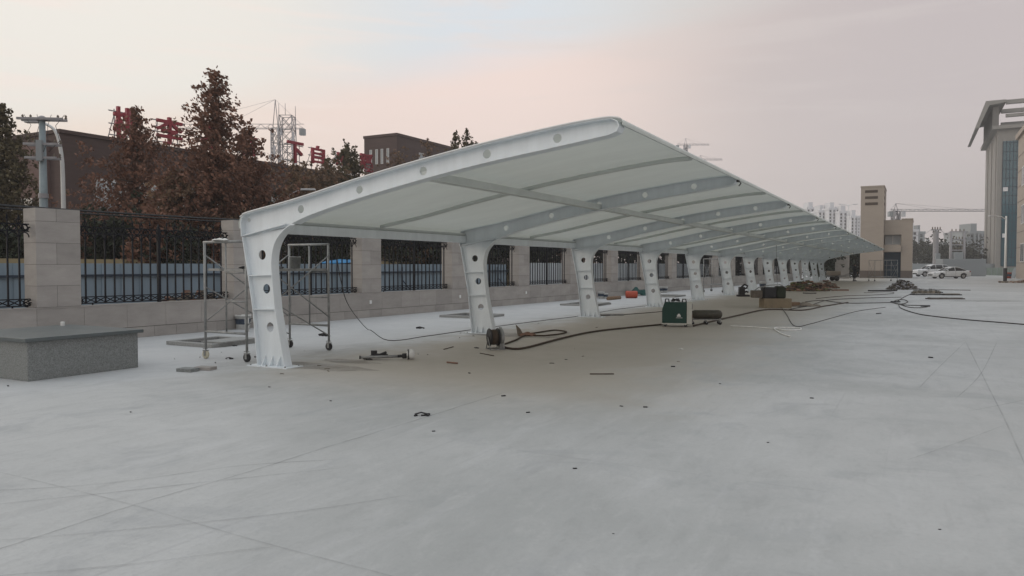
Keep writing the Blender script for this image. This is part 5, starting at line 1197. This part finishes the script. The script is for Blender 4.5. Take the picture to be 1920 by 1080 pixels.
apartment('grey slim tower block second right of the gatehouse', 1722, 1733, 438, 275, 9, 'aptg', bays=1)
apartment('low pale block far behind the pole transformer', 1736, 1752, 462, 290, 4)
apartment('large hazy grey building left of the tower foot, stepped roof', 1818, 1846, 438, 230, 8, 'aptg', bays=4, name='office_building')
apartment('lower wing of the hazy grey building left of the tower', 1806, 1820, 456, 225, 6, 'aptg', bays=2, name='office_building')
# far trees on the right
for i, (px, yt, F, rm) in enumerate([(1716, 462, 180, 5), (1728, 458, 190, 5), (1742, 468, 175, 4), (1768, 466, 185, 5), (1788, 470, 178, 5), (1806, 460, 200, 6), (1826, 474, 170, 4), (1748, 474, 160, 3), (1800, 478, 165, 4)]):
    p, tz = put_tree(px, yt, F); make_tree('far_tree', ['hazy tree right beside the gatehouse', 'tallest hazy tree right of the gatehouse', 'small hazy tree left of the pole transformer', 'hazy tree behind the single thick pole', 'hazy tree behind the transformer frame', 'hazy tree right of the transformer frame', 'small hazy tree left of the tower foot', 'small hazy tree above the SUV roof', 'small hazy tree under the transformer frame'][i], 'tree', p, tz, shape('round', rm), 'leafh', 300+i, 3600, .24, trunk_r=.25, group='far hazy trees', clear=.1, spread=.5, nb_=40)
far = tag(MB().box((0, 0, 0), (40, .3, 2.0)).build('far_wall', 'aptg'), 'low grey wall behind the two parked cars', 'wall'); p = PF(1705, 498, 150); far.location = p.xy.to_3d(); far.rotation_euler = (0, 0, YAW+.05)
# transformer frame and single pole
F = 128; s = F/FPX
def hpole(label, pxs, ytop, arms, F, box=True):
    a = PF(pxs[0], 498, F); o = thing('power_pole', label, 'power pole', (a.x, a.y, 0), YAW); H = PF(pxs[0], ytop, F).z; s = F/FPX
    for q in pxs: MB().tube([((q-pxs[0])*s, 0, 0), ((q-pxs[0])*s, 0, H)], [.28, .2], 8).build('pole', 'lattice', o)
    for (x0, x1, y_) in arms:
        z = PF(pxs[0], y_, F).z; c = MB().box(((x0-pxs[0])*s, -.12, z-.09), ((x1-pxs[0])*s, .12, z+.09)).build('crossarm', 'lattice', o)
        n_ = 4
        for j in range(n_): xx = ((x0+(x1-x0)*(j+.5)/n_)-pxs[0])*s; MB().lathe([(.05, 0), (.13, .1), (.07, .2), (.12, .3), (.02, .42)], (xx, 0, z+.09), 6).build('insulator', 'scrap', c)
    return o
o = hpole('two legged power pole frame with transformer behind the sedan', (1782, 1807), 434, [(1780, 1810, 434.5), (1784, 1806, 449), (1783, 1807, 459), (1784, 1806, 469)], 128)
z = PF(1782, 486, 128).z; MB().box((.4, -.5, z), (1.9, .5, z+1.2)).build('transformer', 'aptg', o, bevel=.1); MB().tube([(2.29, 0, PF(1782, 440, 128).z), (2.9, 0, PF(1782, 433, 128).z)], .07, 5).build('brace', 'lattice', o)
o = hpole('single thick power pole with a wide top crossarm behind the sedan', (1754,), 432, [(1745, 1764, 431), (1748, 1760, 436), (1749, 1760, 455)], 122)
MB().lathe([(.45, 0), (.40, PF(1754, 432, 122).z-.2)], (0, .0, 0), 10).build('sleeve', 'lattice', o)
z = PF(1754, 475, 122).z; MB().box((-.35, -.75, z-1), (.35, -.46, z)).build('control_box', 'aptg', o)
for i, (xa, ya, xb, yb, Fa, Fb, lb) in enumerate([(1764, 431, 1782, 434, 122, 128, 'upper wire between the two power poles'), (1760, 455, 1784, 449, 122, 128, 'lower wire between the two power poles'), (1745, 431, 1711, 440, 122, 112, 'wire from the thick power pole to the gatehouse'), (1810, 434, 1842, 438, 128, 150, 'wire from the two legged power pole to the tower')]):
    pa, pb = PF(xa, ya, Fa), PF(xb, yb, Fb); m_ = pa.lerp(pb, .5); m_.z -= .5; tag(MB().tube(smooth_path([pa, m_, pb], 8), .035, 4).build('power_line', 'lattice'), lb, 'wire')
# parked equipment sheds behind the cars
p = PF(1768, 498, 112); o = tag(MB().box((-.0, 0, 0), (6.5, 2, 2.6)).build('site_cabin', 'aptg', bevel=.05), 'grey site cabin behind the sedan roof', 'cabin'); o.location = (p.x, p.y, 0); o.rotation_euler = (0, 0, YAW)

# ================================================================ HAZE
hm = bpy.data.materials.new('haze'); hm.use_nodes = True; t = hm.node_tree; t.nodes.clear(); oo = t.nodes.new('ShaderNodeOutputMaterial'); pv = t.nodes.new('ShaderNodeVolumePrincipled')
pv.inputs['Color'].default_value = (.86, .83, .83, 1); pv.inputs['Density'].default_value = .0007; pv.inputs['Anisotropy'].default_value = 0
t.links.new(pv.outputs[0], oo.inputs['Volume'])
o = MB().box((-830, -830, -1.2), (830, 830, 80)).build('haze', hm); tag(o, 'pale grey evening haze', None, kind='stuff')
